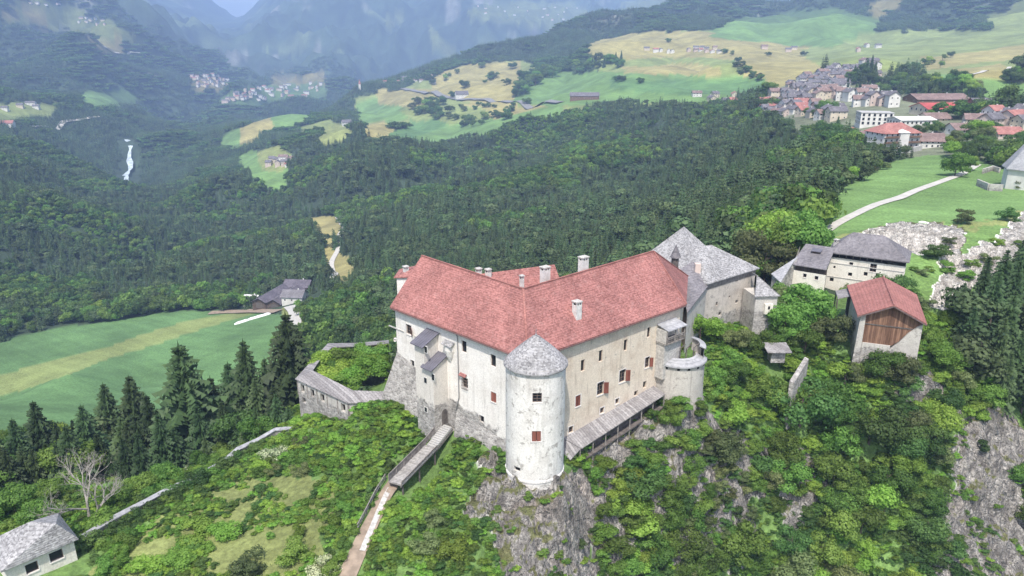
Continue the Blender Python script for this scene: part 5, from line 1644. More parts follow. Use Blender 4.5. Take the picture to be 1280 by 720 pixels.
# ================================================================== houses
def unit_windows():
    mb = MB(); mb.box((-.5, -.04, -.6), (1, 0, 0), (0, .06, 0), (0, 0, 1.2)); f1 = len(mb.f)
    mb.box((-.4, -.055, -.5), (.8, 0, 0), (0, .02, 0), (0, 0, 1.0))
    me = bpy.data.meshes.new('window'); me.from_pydata(mb.v, [], mb.f); me.materials.append(M['frame_white']); me.materials.append(M['glass'])
    me.polygons.foreach_set('material_index', [0] * f1 + [1] * (len(mb.f) - f1)); me.update()
    return me
WIN_ME = unit_windows()
def mesh_of(mb, name, mats):
    me = bpy.data.meshes.new(name); me.from_pydata(mb.v, [], mb.f)
    for m in mats: me.materials.append(m)
    me.update(); return me
_hc = {}
def house_meshes(w, l, h, rh, wm, rm, hip=0.0, flat=False):
    key = (w, l, h, rh, wm, rm, hip, flat)
    if key in _hc: return _hc[key]
    a, b = w / 2, l / 2
    k = MB(); k.box((-a, -b, -3), (w, 0, 0), (0, l, 0), (0, 0, h + 3))
    if hip == 0 and not flat:
        for sx in (-1, 1): k.add([(sx * a, -b, h), (sx * a, b, h), (sx * a, 0, h + rh - .1)], [(0, 1, 2)])
    wall_me = mesh_of(k, 'wall', [M[wm]])
    o = .7; r = MB()
    if flat:
        r.box((-a - .3, -b - .3, h), (w + .6, 0, 0), (0, l + .6, 0), (0, 0, .4))
    else:
        dz = rh * o / b; x = a + o
        rx = x - hip * b
        r.slab([(-x, -b - o, h - dz), (x, -b - o, h - dz), (rx, 0, h + rh), (-rx, 0, h + rh)], .22)
        r.slab([(x, b + o, h - dz), (-x, b + o, h - dz), (-rx, 0, h + rh), (rx, 0, h + rh)], .22)
        if hip:
            r.slab([(x, -b - o, h - dz), (x, b + o, h - dz), (rx, 0, h + rh)], .22); r.slab([(-x, b + o, h - dz), (-x, -b - o, h - dz), (-rx, 0, h + rh)], .22)
    roof_me = mesh_of(r, 'roof', [M[rm]])
    c = MB(); c.box((-.35, -.35, -1.6), (.7, 0, 0), (0, .7, 0), (0, 0, 2.4)); ch = mesh_of(c, 'chimney', [M['house_white']])
    _hc[key] = (wall_me, roof_me, ch)
    return _hc[key]
def child(name, me, parent, loc=(0, 0, 0), rz=0, scale=None):
    o = bpy.data.objects.new(name, me); COL.objects.link(o); o.parent = parent; o.location = loc; o.rotation_euler = (0, 0, rz)
    if scale: o.scale = scale
    return o
def house(pos, rz, w, l, h, rh, wm, rm, label, cat='house', group=None, name='house', hip=0.0, rows=2, cols=4, flat=False, parts=True, ws=1.0):
    wm_, rm_, ch = house_meshes(w, l, h, rh, wm, rm, hip, flat)
    if not parts:
        key = ('one', w, l, h, rh, wm, rm)
        if key not in _hc:
            me = bpy.data.meshes.new('house'); V = [v.co[:] for v in wm_.vertices]; F = [tuple(p.vertices) for p in wm_.polygons]; n0 = len(F); b0 = len(V)
            V += [v.co[:] for v in rm_.vertices]; F += [tuple(b0 + i for i in p.vertices) for p in rm_.polygons]
            me.from_pydata(V, [], F); me.materials.append(M[wm]); me.materials.append(M[rm]); me.polygons.foreach_set('material_index', [0] * n0 + [1] * (len(F) - n0)); me.update(); _hc[key] = me
        o = bpy.data.objects.new(name, _hc[key]); COL.objects.link(o); o.location = pos; o.rotation_euler = (0, 0, rz)
        return tag(o, label, cat, group)
    r = empty(name, tuple(pos), label, cat, group); r.rotation_euler = (0, 0, rz)
    child('wall', wm_, r); rf_ = child('roof', rm_, r)
    if not flat: child('chimney', ch, rf_, (w * .2, .6, h + rh - .3))
    for j in range(rows):
        z = h * (j + .55) / rows
        for i in range(cols):
            x = -w / 2 + w * (i + .5) / cols
            child('window', WIN_ME, r, (x, -l / 2 - .02, z), 0, (ws, 1, ws))
        n2 = max(2, int(cols * l / w))
        for i in range(n2):
            y = -l / 2 + l * (i + .5) / n2
            child('window', WIN_ME, r, (-w / 2 - .02, y, z), -math.pi / 2, (ws, 1, ws))
            child('window', WIN_ME, r, (w / 2 + .02, y, z), math.pi / 2, (ws, 1, ws))
    return r
def at_px(px, py, t0=150, t1=9000): return ghit(px, py, t0, t1)
# --- named village buildings: (base px, base py, ...)
p = at_px(1112, 190, 250, 900); S_ = (p.y * CP - p.z * SP) / FPX       # metres per photo pixel there
ho = house(p, R(12), 50 * S_, 15, 26 * S_, 10 * S_, 'house_white', 'roof_red', 'large white hotel with red roof and balconies at the village edge', 'hotel', name='hotel', hip=.9, rows=4, cols=7)
for j in range(1, 4):
    k = MB(); zz = 26 * S_ * j / 4 + .1; k.box((-25 * S_, -7.5 - 1.2, zz), (50 * S_, 0, 0), (0, 1.2, 0), (0, 0, .2)); k.box((-25 * S_, -8.75, zz + .2), (50 * S_, 0, 0), (0, .1, 0), (0, 0, .8))
    me = mesh_of(k, 'balcony', [M['wood_house']]); child('balcony', me, ho)
k = MB(); k.box((-2.6, -9.4, 0), (5.2, 0, 0), (0, 2.2, 0), (0, 0, 26 * S_)); k.add([(-3, -9.8, 26 * S_), (3, -9.8, 26 * S_), (3, -4, 26 * S_), (-3, -4, 26 * S_), (0, -6.5, 30 * S_)], [(0, 1, 4), (1, 2, 4), (2, 3, 4), (3, 0, 4)])
child('stair_tower', mesh_of(k, 'stair_tower', [M['house_white']]), ho)
CLEAR.append((p.x, p.y, 16))
def vb(px, py, wpx, hpx, l, rhpx, wm, rm, label, cat, rz=0, name='house', **kw):
    q = at_px(px, py, 250, 2500); s = (q.y * CP - q.z * SP) / FPX
    r = house(q + Vector((0, l / 2, 0)), R(rz), wpx * s, l, hpx * s, rhpx * s, wm, rm, label, cat, None, name, **kw)
    CLEAR.append((q.x, q.y + l / 2, wpx * s * .42)); CLEAR.append((q.x - wpx * s * .3, q.y + l / 2, l * .6)); CLEAR.append((q.x + wpx * s * .3, q.y + l / 2, l * .6))
    return r
vb(1084, 181, 15, 11, 11, 5, 'house_white', 'roof_brown', 'small brown roofed annexe left of the hotel', 'house', 14, rows=2, cols=3)
vb(1098, 157, 38, 15, 15, 0, 'house_white', 'concrete', 'white flat roofed school block behind the hotel', 'school', -12, 'school', flat=True, rows=3, cols=6, ws=1.8)
vb(1146, 158, 46, 8, 16, 3, 'house_white', 'chimney_white', 'long low hall with white roof behind the hotel', 'hall', 6, 'sports_hall', rows=1, cols=8, ws=1.4)
vb(1190, 141, 66, 5, 22, 6, 'house_cream', 'red_paint', 'long workshop with bright red sheet roof in the village', 'workshop', 4, 'workshop', rows=1, cols=8, ws=1.6)
vb(1178, 128, 70, 4, 20, 6, 'wood_house', 'roof_brown', 'wide dark wooden warehouse behind the red roofed workshop', 'warehouse', 6, 'warehouse', rows=1, cols=5)
vb(1254, 136, 60, 4, 20, 8, 'wood_house', 'roof_grey', 'long grey roofed farm barn behind two poplars', 'barn', -4, 'farm_barn', rows=1, cols=5)
vb(1163, 185, 40, 9, 13, 8, 'house_white', 'roof_brown', 'long brown roofed white house right of the hotel', 'house', -6, rows=2, cols=6)
vb(1257, 156, 26, 9, 11, 7, 'wood_house', 'roof_grey', 'dark wooden gabled house with white ground floor at the right of the village', 'house', 60, rows=2, cols=3)
vb(1266, 173, 30, 6, 14, 7, 'house_pink', 'roof_red', 'broad pinkish red roofed house near the church', 'house', -8, rows=1, cols=5)
vb(1206, 167, 28, 5, 12, 7, 'house_white', 'roof_brown', 'low brown roofed house between hall and poplars', 'house', 8, rows=1, cols=4)
vb(1061, 169, 16, 4, 9, 5, 'house_white', 'roof_red', 'small red roofed hut among trees left of the hotel', 'house', 3, rows=1, cols=3)
vb(1225, 155, 24, 6, 12, 6, 'house_cream', 'roof_brown', 'ochre house with brown roof below the red workshop', 'house', -20, rows=1, cols=4)
vb(1174, 152, 30, 4, 14, 6, 'house_cream', 'roof_brown', 'brown roofed shed directly below the red workshop', 'shed', 5, 'storage_shed', rows=1, cols=4)
vb(731, 125, 36, 5, 16, 4, 'wood_house', 'roof_grey', 'long grey farm shed beside the green field on the plateau', 'farm shed', -4, 'farm_shed', rows=1, cols=5)
vb(577, 124, 16, 6, 12, 4, 'house_white', 'roof_grey', 'lone white farmhouse below the valley road', 'farmhouse', 20, 'farmhouse', rows=2, cols=3)
vb(433, 158, 12, 5, 11, 3, 'house_white', 'roof_grey', 'white farmhouse in a brown clearing on the wooded spur', 'farmhouse', 25, 'farmhouse', rows=2, cols=4)
# --- the dense quarter and the rows round it
wmats = ['house_white', 'house_white', 'house_cream', 'house_pink']; rmats = ['roof_grey', 'roof_grey', 'roof_brown', 'roof_grey']
def quarter(pg, nx, ny, label, group, w=(9, 13), rz0=0, tt=(300, 2500), parts=True, reds=.0, h=(5, 7), skip=.0, rows=2, cols=3, jit=.35):
    pg = pl(pg); cnt = 0
    lo = pg.min(0); hi = pg.max(0)
    for j in range(ny):
        for i in range(nx):
            x = lo[0] + (hi[0] - lo[0]) * (i + .5 + random.uniform(-jit, jit)) / nx; y = lo[1] + (hi[1] - lo[1]) * (j + .5 + random.uniform(-jit, jit)) / ny
            if random.random() < skip or inpoly(np.array([x]), np.array([y]), pg)[0] < 0: continue
            q = at_px(x, y, *tt)
            rm = 'roof_red' if random.random() < reds else random.choice(rmats)
            W_ = random.choice(w); 
            house(q, R(rz0 + random.uniform(-12, 12) + random.choice((0, 0, 90))), W_, random.choice((8, 10)), random.choice(h), 2.8, random.choice(wmats), rm, label, 'house', group, parts=parts, rows=rows, cols=cols)
            CLEAR.append((q.x, q.y, W_ * .75)); cnt += 1
    return cnt
n1 = quarter('966 124 984 112 1010 96 1040 86 1072 88 1072 98 1050 112 1046 124 1010 130 980 130', 16, 10, 'grey roofed terraced house packed in the dense hillside quarter', 'terraced houses of the hillside quarter', rz0=8, skip=.18, h=(6, 8))
n2 = quarter('1046 118 1090 116 1118 128 1118 135 1060 136 1046 130', 9, 3, 'grey roofed house in the row right below the dense quarter', 'houses below the dense quarter', rz0=-5, h=(6, 9), skip=.1)
n3 = quarter('950 132 1004 130 1006 147 952 145', 6, 3, 'house with pale walls in the small group at the wood edge', 'houses at the edge of the wood', rz0=10, reds=.3)
n3b = quarter('1012 134 1044 134 1052 150 1010 152', 4, 2, 'pale walled house among trees below the dense quarter', 'houses among trees below the quarter', rz0=5, skip=.15)
n4 = quarter('1076 82 1090 78 1096 96 1084 98', 2, 3, 'house above the dark conifers at the top of the village', 'houses above the conifers', rz0=0)
n5 = quarter('850 120 930 118 936 132 880 130', 7, 2, 'low house half hidden behind the crest of the wood', 'houses behind the wood crest', rz0=0, reds=.3, skip=.3)
n6 = quarter('806 62 905 60 905 67 806 67', 12, 2, 'house in the upper hamlet along the far meadow road', 'houses of the upper hamlet', w=(10, 14), rz0=0, parts=True, reds=.15, skip=.2, rows=1)
n7 = quarter('930 61 1104 55 1104 65 960 67', 12, 1, 'house in the row along the slope foot above the tan field', 'houses along the slope foot', w=(10, 14), rz0=0, parts=True, reds=.2, skip=.2, rows=1)
n8 = quarter('1234 140 1280 130 1290 166 1236 166', 3, 3, 'white house among trees at the right end of the village', 'white houses at the right village end', rz0=20, reds=.4, skip=.2)
n9 = quarter('478 100 545 94 545 106 478 107', 6, 2, 'house with pale walls in the hamlet beside the valley road', 'houses of the roadside hamlet', w=(11, 15), parts=True, reds=.4, rows=1, tt=(900, 3500))
n10 = quarter('334 200 368 198 366 210 336 210', 4, 2, 'farm building in the small cluster on the wooded spur', 'farm buildings on the wooded spur', w=(10, 14), parts=True, reds=.2, rows=1, tt=(700, 2500))
n11 = quarter('4 132 52 130 54 138 6 140', 4, 1, 'grey roofed farm building on the terrace at the left edge', 'farm buildings on the left terrace', w=(14, 22), parts=True, rows=1, tt=(1000, 3000))
house(at_px(10, 158, 1000, 3000), .2, 24, 14, 7, 5, 'house_white', 'roof_red', 'red roofed farmhouse below the left terrace', 'farmhouse', None, 'farmhouse', rows=1, cols=4)
quarter('272 120 330 108 404 104 408 112 380 122 300 131 274 130', 24, 8, 'tiny pale house of the distant valley town', 'houses of the distant valley town', w=(15, 19, 26), h=(8, 11), parts=False, tt=(2500, 6000), reds=.25, skip=.42, jit=.9)
quarter('238 96 262 94 288 100 286 108 248 110', 8, 4, 'tiny pale house on the bright slope above the valley town', 'houses above the valley town', w=(18, 24), h=(8, 11), parts=False, tt=(2500, 6000), reds=.3)
quarter('590 6 728 6 736 22 680 28 600 20', 12, 3, 'tiny house scattered on the far mountain pasture', 'houses on the far mountain pasture', w=(18, 26), h=(8, 10), parts=False, tt=(4000, 9000), reds=.1, skip=.3)
quarter('90 22 132 24 132 31 96 32', 6, 2, 'tiny farm building on the high left pasture', 'farms on the high left pasture', w=(14, 20), parts=False, tt=(2000, 5000), skip=.2)
quarter('30 3 76 3 76 10 30 10', 4, 1, 'tiny farm building on the topmost left pasture', 'farms on the topmost left pasture', w=(14, 20), parts=False, tt=(2000, 5000))
# --- small white chapel with spire on the wooded spur
p = at_px(450, 112, 1000, 3500)
cha = empty('chapel', tuple(p), 'small white chapel with pointed spire on the wooded spur by the valley road', 'chapel')
k = MB(); k.box((-3, -3, -2), (6, 0, 0), (0, 6, 0), (0, 0, 18)); child('tower', mesh_of(k, 'tower', [M['house_white']]), cha)
k = MB(); k.add([(-3.4, -3.4, 16), (3.4, -3.4, 16), (3.4, 3.4, 16), (-3.4, 3.4, 16), (0, 0, 31)], [(0, 1, 4), (1, 2, 4), (2, 3, 4), (3, 0, 4)]); child('spire', mesh_of(k, 'spire', [M['roof_red']]), cha)
# --- parish church at the right edge
p = at_px(1288, 238, 200, 420)
chu = empty('church', tuple(p), 'tall pink white church with steep grey roof cut by the right edge', 'church')
s = (p.y * CP - p.z * SP) / FPX
W_, H_, RH_ = 40 * s, 26 * s, 50 * s
chu.rotation_euler = (0, 0, R(6))
def g(x, y, z): return (x, y, z)
k = MB(); k.prism([(-1, 0), (30, 0), (30, 13), (-1, 13), (-4.5, 6.5)], -3, H_); child('wall', mesh_of(k, 'wall', [M['house_white']]), chu)
k = MB(); zt = H_ + 17; e_ = [(-1.4, -.9), (31, -.9), (31, 13.9), (-1.4, 13.9), (-5.4, 6.5)]; E_ = [(x, y, H_ - .6) for x, y in e_]
k.slab([E_[0], E_[1], (31, 6.5, zt), (7.5, 6.5, zt)], .3); k.slab([E_[2], E_[3], (7.5, 6.5, zt), (31, 6.5, zt)], .3); k.slab([E_[3], E_[4], (7.5, 6.5, zt)], .3); k.slab([E_[4], E_[0], (7.5, 6.5, zt)], .3); child('roof', mesh_of(k, 'roof', [M['pale_shingle']]), chu)
for x in (2.5, 9, 15.5):
    k = MB(); fan = [(-.7, 0), (.7, 0), (.7, 2.6)] + [(.7 * math.cos(a * math.pi / 6), 2.6 + .9 * math.sin(a * math.pi / 6)) for a in range(1, 6)] + [(-.7, 2.6)]
    k.add([(x + u, -.05, 2.5 + v) for u, v in fan] + [(x + u, .1, 2.5 + v) for u, v in fan], [tuple(range(len(fan)))]); child('window', mesh_of(k, 'window', [M['glass']]), chu)
CLEAR.append((p.x + 6, p.y + 6, 14)); CLEAR.append((p.x + 20, p.y + 2, 14))
cem = wall_run('cemetery_wall', [(1224, 233), (1236, 238), (1252, 240)], 2.2, .6, 'stone_plaster', 'low stone churchyard wall left of the church', 'stone_trim') if False else None
def far_wall(name, line, h, th, m, label, t0, t1):
    r = None; pts_ = [ghit(a, b, t0, t1) for a, b in line]
    r = empty(name, tuple(pts_[0]), label, 'wall')
    k = MB()
    for a, b in zip(pts_[:-1], pts_[1:]):
        d = b - a; n = Vector((d.y, -d.x, 0)).normalized() * th
        k.prism([(a.x, a.y), (b.x, b.y), (b.x + n.x, b.y + n.y), (a.x + n.x, a.y + n.y)], [a.z - 2, b.z - 2, b.z - 2, a.z - 2], [a.z + h, b.z + h, b.z + h, a.z + h])
    k.build('wall_body', M[m], r)
    return r
far_wall('churchyard_wall', [(1222, 232), (1236, 238), (1253, 239)], 2.4, .6, 'stone_plaster', 'stone churchyard wall left of the church', 200, 420)
far_wall('churchyard_wall', [(1227, 217), (1240, 213), (1250, 216)], 2.0, .6, 'stone_plaster', 'pale upper churchyard wall beside the road to the village', 200, 420)
far_wall('hotel_terrace_wall', [(1090, 196), (1120, 194), (1150, 188)], 2.6, 1.0, 'concrete', 'grey terrace wall in front of the hotel', 250, 700)
# --- farm at the end of the left fields
p = at_px(334, 386, 300, 700)
fb = empty('field_barn', tuple(p), 'wide farm barn with twin brown gables and pale roof strips beside the fields', 'barn')
for sx in (-1, 1):
    k = MB(); x0 = 5.2 * sx
    k.box((x0 - 5.1, 0, -2), (10.2, 0, 0), (0, 29, 0), (0, 0, 6)); k.add([(x0 - 5.1, 0, 4), (x0 + 5.1, 0, 4), (x0, 0, 6.6)], [(0, 1, 2)]); child('wall', mesh_of(k, 'wall', [M['dark_boards']]), fb)
    k = MB(); k.slab([(x0 - 5.4, -1, 4), (x0, -1, 6.9), (x0, 30, 6.9), (x0 - 5.4, 30, 4)], .2); k.slab([(x0, -1, 6.9), (x0 + 5.4, -1, 4), (x0 + 5.4, 30, 4), (x0, 30, 6.9)], .2); ro = child('roof', mesh_of(k, 'roof', [M['purple_slate']]), fb)
    k = MB(); k.slab([(x0 - 1.6, .5, 6.12), (x0 - .6, .5, 6.66), (x0 - .6, 29, 6.66), (x0 - 1.6, 29, 6.12)], .05); child('skylight_strip', mesh_of(k, 'skylight_strip', [M['concrete']]), ro)
    k = MB(); k.box((x0 - 2.2, -.06, 0), (4.4, 0, 0), (0, .1, 0), (0, 0, 3.4)); child('door', mesh_of(k, 'door', [M['old_timber']]), fb)
fb.rotation_euler = (0, 0, R(-14))
CLEAR.append((p.x + 2, p.y + 6, 17)); CLEAR.append((p.x + 6, p.y + 20, 17)); CLEAR.append((p.x, p.y - 20, 22)); CLEAR.append((p.x + 30, p.y - 14, 18))
p = at_px(316, 380, 300, 700); house(p, R(-10), 9, 8, 5, 1.6, 'house_white', 'chimney_white', 'small white shed left of the twin gabled barn', 'shed', None, 'farm_shed', rows=1, cols=2); CLEAR.append((p.x, p.y, 8))
p = at_px(374, 362, 300, 800); house(p, R(-6), 17, 12, 4, 3.2, 'wood_house', 'purple_slate', 'dark roofed farm building behind the small farmhouse', 'farm building', None, 'farm_building', rows=1, cols=3); CLEAR.append((p.x, p.y, 13))
p = at_px(369, 377, 300, 700); house(p, R(-6), 13, 10, 5, 3, 'house_white', 'slate_roof', 'small white farmhouse with dark roof right of the twin gabled barn', 'farmhouse', None, 'farmhouse', rows=1, cols=3); CLEAR.append((p.x, p.y, 11))
for i, (l0, l1, lab) in enumerate((((293, 406), (312, 400), 'long white wrapped silage roll at the field edge, nearer one'), ((308, 401), (339, 392), 'long white wrapped silage roll at the field edge, farther one'))):
    a, b = ghit(*l0, 250, 700), ghit(*l1, 250, 700)
    d = b - a; n = Vector((d.y, -d.x, 0)).normalized()
    k = MB(); L = d.length; seg = int(L / 2.2)
    for j in range(seg + 1):
        for q in range(9):
            an_ = math.pi * q / 8; r_ = 1.25 * (.93 + .07 * (j % 2)) * (.6 if j in (0, seg) else 1)
            p = a.lerp(b, j / seg) + n * (r_ * math.cos(an_) * 1.1); k.v.append((p.x, p.y, hg(p.x, p.y) * 0 + a.lerp(b, j / seg).z + r_ * math.sin(an_) * 1.1 - .1))
    for j in range(seg):
        for q in range(8): k.f.append((9 * j + q, 9 * j + q + 1, 9 * j + q + 10, 9 * j + q + 9))
    r = empty('silage_roll', tuple(a), lab, 'silage roll'); k.build('wrap', M['wrap_white'], r, True)
# ================================================================== plants near the castle
def rangeof(q): return q.y * CP - q.z * SP
def spruce_at(px, pyt, t, label, kind='spruce', wf=1.0, group=None, var=None):
    d = ray(px, pyt); x, y, zt = d[0] * t, d[1] * t, d[2] * t
    g_ = hg(x, y); h = max(4, zt - g_)
    CLEAR.append((x, y, 2.2))
    return plant(kind, x, y, h, h * wf, label, 'tree', group, var, z=g_ - .2)
spruce_at(222, 428, 140, 'tallest dark spruce in front of the green field left of the castle', wf=1.75, var=1)
spruce_at(356, 390, 150, 'tall broad spruce beside the roofed terrace wall', wf=1.6, var=3)
spruce_at(303, 424, 152, 'lighter slim spruce between the two tall spruces', 'spruce', 1.3, None, 2)
SPR = [(40, 500, 138), (14, 522, 132), (68, 528, 134), (100, 505, 146), (128, 478, 158), (160, 468, 160), (182, 492, 148), (262, 470, 150), (284, 452, 160), (330, 446, 160), (-14, 530, 128),
       (80, 545, 126), (150, 520, 138), (196, 515, 132), (245, 505, 138), (120, 540, 128), (24, 555, 122), (55, 552, 124), (318, 470, 148), (276, 500, 140), (170, 540, 126), (5, 560, 118), (385, 442, 165), (372, 462, 158)]
for px, py, t in SPR:
    spruce_at(px, py, t, 'dark spruce in the row between the garden wall and the green field', wf=1.45 + random.uniform(-.15, .2), group='spruces between garden wall and field')
for i in range(84):
    px = random.uniform(-30, 385)
    lim_ = np.interp(px, [-60, 0, 130, 200, 300, 345, 400], [545, 528, 508, 505, 486, 470, 470])
    t_ = random.uniform(118, 158) + px * .03; py = lim_ + random.uniform(5, 75)
    if i % 4 == 0:
        d = ray(px, py + 12); x, y = d[0] * t_, d[1] * t_; g_ = hg(x, y); h = min(9, max(4, d[2] * t_ - g_)); CLEAR.append((x, y, 1.5))
        plant('broadleaf', x, y, h, h * 1.0, 'leafy tree mixed into the spruces between garden wall and green field', 'tree', 'leafy trees among the left spruces', random.choice((0, 1, 3)), z=g_ - .3)
        continue
    spruce_at(px, py, t_, 'dark spruce in the row between the garden wall and the green field', wf=1.45 + random.uniform(-.3, .35), group='spruces between garden wall and field')
for px, py, h in ((20, 640, 4.5), (60, 628, 4), (150, 632, 3.6), (175, 622, 3.8), (-10, 655, 4.5), (45, 655, 3.5), (205, 606, 3.6), (330, 545, 4), (300, 560, 3.6), (352, 532, 4), (275, 572, 3.2), (0, 615, 5), (90, 612, 4)):
    q = ghit(px, py, 60, 170); plant('broadleaf', q.x, q.y, h, h * 1.35, 'low leafy tree outside the garden wall near the dead tree' if px < 220 else 'low leafy tree outside the upper end of the garden wall', 'tree', 'leafy trees outside the garden wall', random.choice((0, 1, 1, 3)), z=q.z - .4)
for px, py, h in ((1222, 392, 12), (1246, 378, 12), (1272, 372, 13), (1292, 392, 13), (1212, 420, 12), (1234, 412, 13), (1258, 404, 14), (1282, 420, 13), (1206, 448, 11), (1228, 446, 13), (1252, 440, 13), (1276, 452, 13), (1298, 448, 13),
                  (1216, 478, 11), (1240, 474, 12), (1264, 482, 12), (1288, 484, 12), (1250, 506, 10), (1276, 516, 10), (1198, 396, 9), (1294, 350, 11), (1270, 345, 9)):
    q = ghit(px, py, 90, 260); CLEAR.append((q.x, q.y, 1.6))
    plant(random.choice(('spruce', 'spruce', 'pine')), q.x, q.y, h * random.uniform(.85, 1.1), h * 1.25, 'dark conifer in the shady group right of the barn', 'tree', 'dark conifers right of the barn', z=q.z - .3)
# broad trees with a place of their own: (px, top py, range, width factor, label)
for px, py, t, wf, var, lab in ((1010, 352, 137, 1.25, 0, 'large round leafy tree in front of the cream gatehouse'), (985, 378, 132, 1.0, 1, 'leafy tree between corner tower and big round tree'),
                           (1000, 256, 214, .95, 2, 'bright green tall leafy tree beside the bend of the castle road'), (1024, 232, 236, .9, 2, 'yellow green leafy tree above the bend of the castle road'),
                           (982, 290, 196, .9, 0, 'mid green leafy tree behind the stone keep'), (1200, 186, 288, .95, 0, 'full round leafy tree standing by the castle road in the meadow'), (1216, 192, 300, .9, 1, 'leafy tree just behind the round meadow tree'),
                           (1122, 334, 150, .9, 3, 'small leafy tree at the corner of the cream gatehouse'), (1008, 470, 122, 1.1, 3, 'dark leafy tree below the broken wall'), (1060, 452, 128, 1.2, 2, 'bright leafy tree at the foot of the barn'),
                           (1040, 475, 124, 1.2, 1, 'spreading leafy tree below the grass terrace'), (1095, 500, 122, 1.1, 3, 'dark leafy tree on the slope below the barn pier'), (1190, 400, 146, 1.0, 2, 'bright leafy tree right of the barn pier'),
                           (1165, 430, 138, 1.0, 0, 'slim leafy tree against the right side of the barn'), (960, 470, 124, 1.1, 0, 'leafy tree below the corner tower')):
    d = ray(px, py); x, y, zt = d[0] * t, d[1] * t, d[2] * t
    g_ = hg(x, y); h = min(14, max(4, zt - g_)); CLEAR.append((x, y, 2))
    plant('broadleaf', x, y, h, h * wf, lab, 'tree', None, var, z=g_ - .2)
for px, py, t, h, lab in ((1167, 322, 172, 4.2, 'round dark bush on the limestone outcrop'), (1206, 280, 205, 4.6, 'olive bush at the meadow edge above the outcrop'), (1262, 276, 196, 4.6, 'dark bush at the right edge above the outcrop'),
                          (1274, 236, 262, 4.0, 'round green bush in front of the church'), (1236, 330, 168, 3.0, 'bush in a cleft of the limestone outcrop')):
    q = ghit(px, py, 120, 400); plant('bush', q.x, q.y, h, h * 1.25, lab, 'bush', None, 3 if 'dark' in lab else 5, z=q.z - .3); CLEAR.append((q.x, q.y, 1.5))
for i in range(46):
    px, py = random.uniform(1060, 1290), random.uniform(300, 400)
    q = ghit(px, py, 120, 260)
    if rangeof(q) < 150: continue
    if HG([q.x], [q.y])[1][0] == ROCK and random.random() < .7: continue
    h = random.uniform(1.2, 3.0); plant('bush', q.x, q.y, h, h * 1.4, 'small green bush in the clefts round the white limestone outcrop', 'bush', 'bushes round the limestone outcrop', random.choice((0, 1, 3, 4, 5)), z=q.z - .2)
for px, py, h in ((826, 505, 1.6), (838, 512, 1.8), (852, 508, 2.2), (866, 500, 2.2), (880, 490, 2.6), (890, 478, 3.0), (876, 515, 2.4), (848, 524, 2.0), (812, 520, 1.5), (895, 500, 2.8)):
    q = ghit(px, py, 90, 160); plant('bush', q.x, q.y, h, h * 1.4, 'green bush at the foot of the round bastion', 'bush', 'bushes at the foot of the bastion', random.choice((0, 1, 4)), z=q.z - .3)
# terrace garden
for i in range(44):
    u, v = random.random(), random.random()
    q = P(400 + 76 * u, 452 + 30 * v - 14 * (u > .5) * v, z=-56)
    if q.x > -23 and q.y > 118: continue
    h = random.uniform(2.4, 4.2); plant('bush', q.x, q.y, h, h * 1.35, 'bright green bush inside the roofed terrace wall', 'bush', 'bushes on the roofed terrace', random.choice((0, 2, 2, 1)), z=-56.2)
# garden bushes seen singly
for px, py, h, w, kd, var, lab in ((372, 700, 2.6, 3.6, 'bush', 1, 'round dense green bush left of the dirt path'), (404, 716, 2.4, 3.2, 'blossom', 0, 'whitish flowering bush beside the dirt path at the lower edge'),
                                   (310, 712, 2.5, 4.4, 'bush', 5, 'olive grey bush in the dry garden grass'), (250, 585, 3.0, 4.4, 'blossom', 0, 'cream flowering bush on the garden wall'), (348, 570, 2.4, 4.0, 'blossom', 0, 'pale flowering bush near the upper garden wall'),
                                   (246, 668, 2.2, 4.6, 'bush', 2, 'bright spreading bush in the middle of the dry grass'), (282, 672, 2.0, 4.2, 'bush', 0, 'low bright bush right of the spreading one'), (225, 700, 2.0, 4.4, 'bush', 2, 'low bright bush above the lower edge of the garden'),
                                   (180, 712, 2.0, 4.2, 'bush', 0, 'bright bush to the right of the cottage'), (530, 690, 2.2, 3.2, 'bush', 5, 'grey green bush right of the dirt path'), (545, 655, 2.0, 2.6, 'bush', 5, 'pale green bush below the footbridge'), (560, 690, 2.6, 4.0, 'bush', 2, 'bright bush at the foot of the tower rock'),
                                   (135, 716, 1.8, 3.6, 'bush', 1, 'green bush beside the cottage wall')):
    q = ghit(px, py, 60, 160); plant(kd, q.x, q.y, h, w, lab, 'bush', None, var, z=q.z - .25); CLEAR.append((q.x, q.y, w * .4))
# hedge along the garden wall
for i, q in enumerate(GWALL[:-3]):
    for s_, n_b in ((-1, 1), (1, 1)):
        if s_ == -1 and i % 3 == 2: continue
        d = GWALL[min(i + 1, len(GWALL) - 1)] - GWALL[i]; n = Vector((d.y, -d.x, 0)).normalized()
        n = n if n.x > 0 else -n
        p = q + n * (s_ * random.uniform(1.0, 1.8)); h = random.uniform(1.6, 2.7)
        plant('bush', p.x, p.y, h, h * 1.4, 'dark green bush in the hedge along the garden wall', 'bush', 'hedge bushes along the garden wall', random.choice((1, 3, 3, 4)), z=hg(p.x, p.y) - .2)
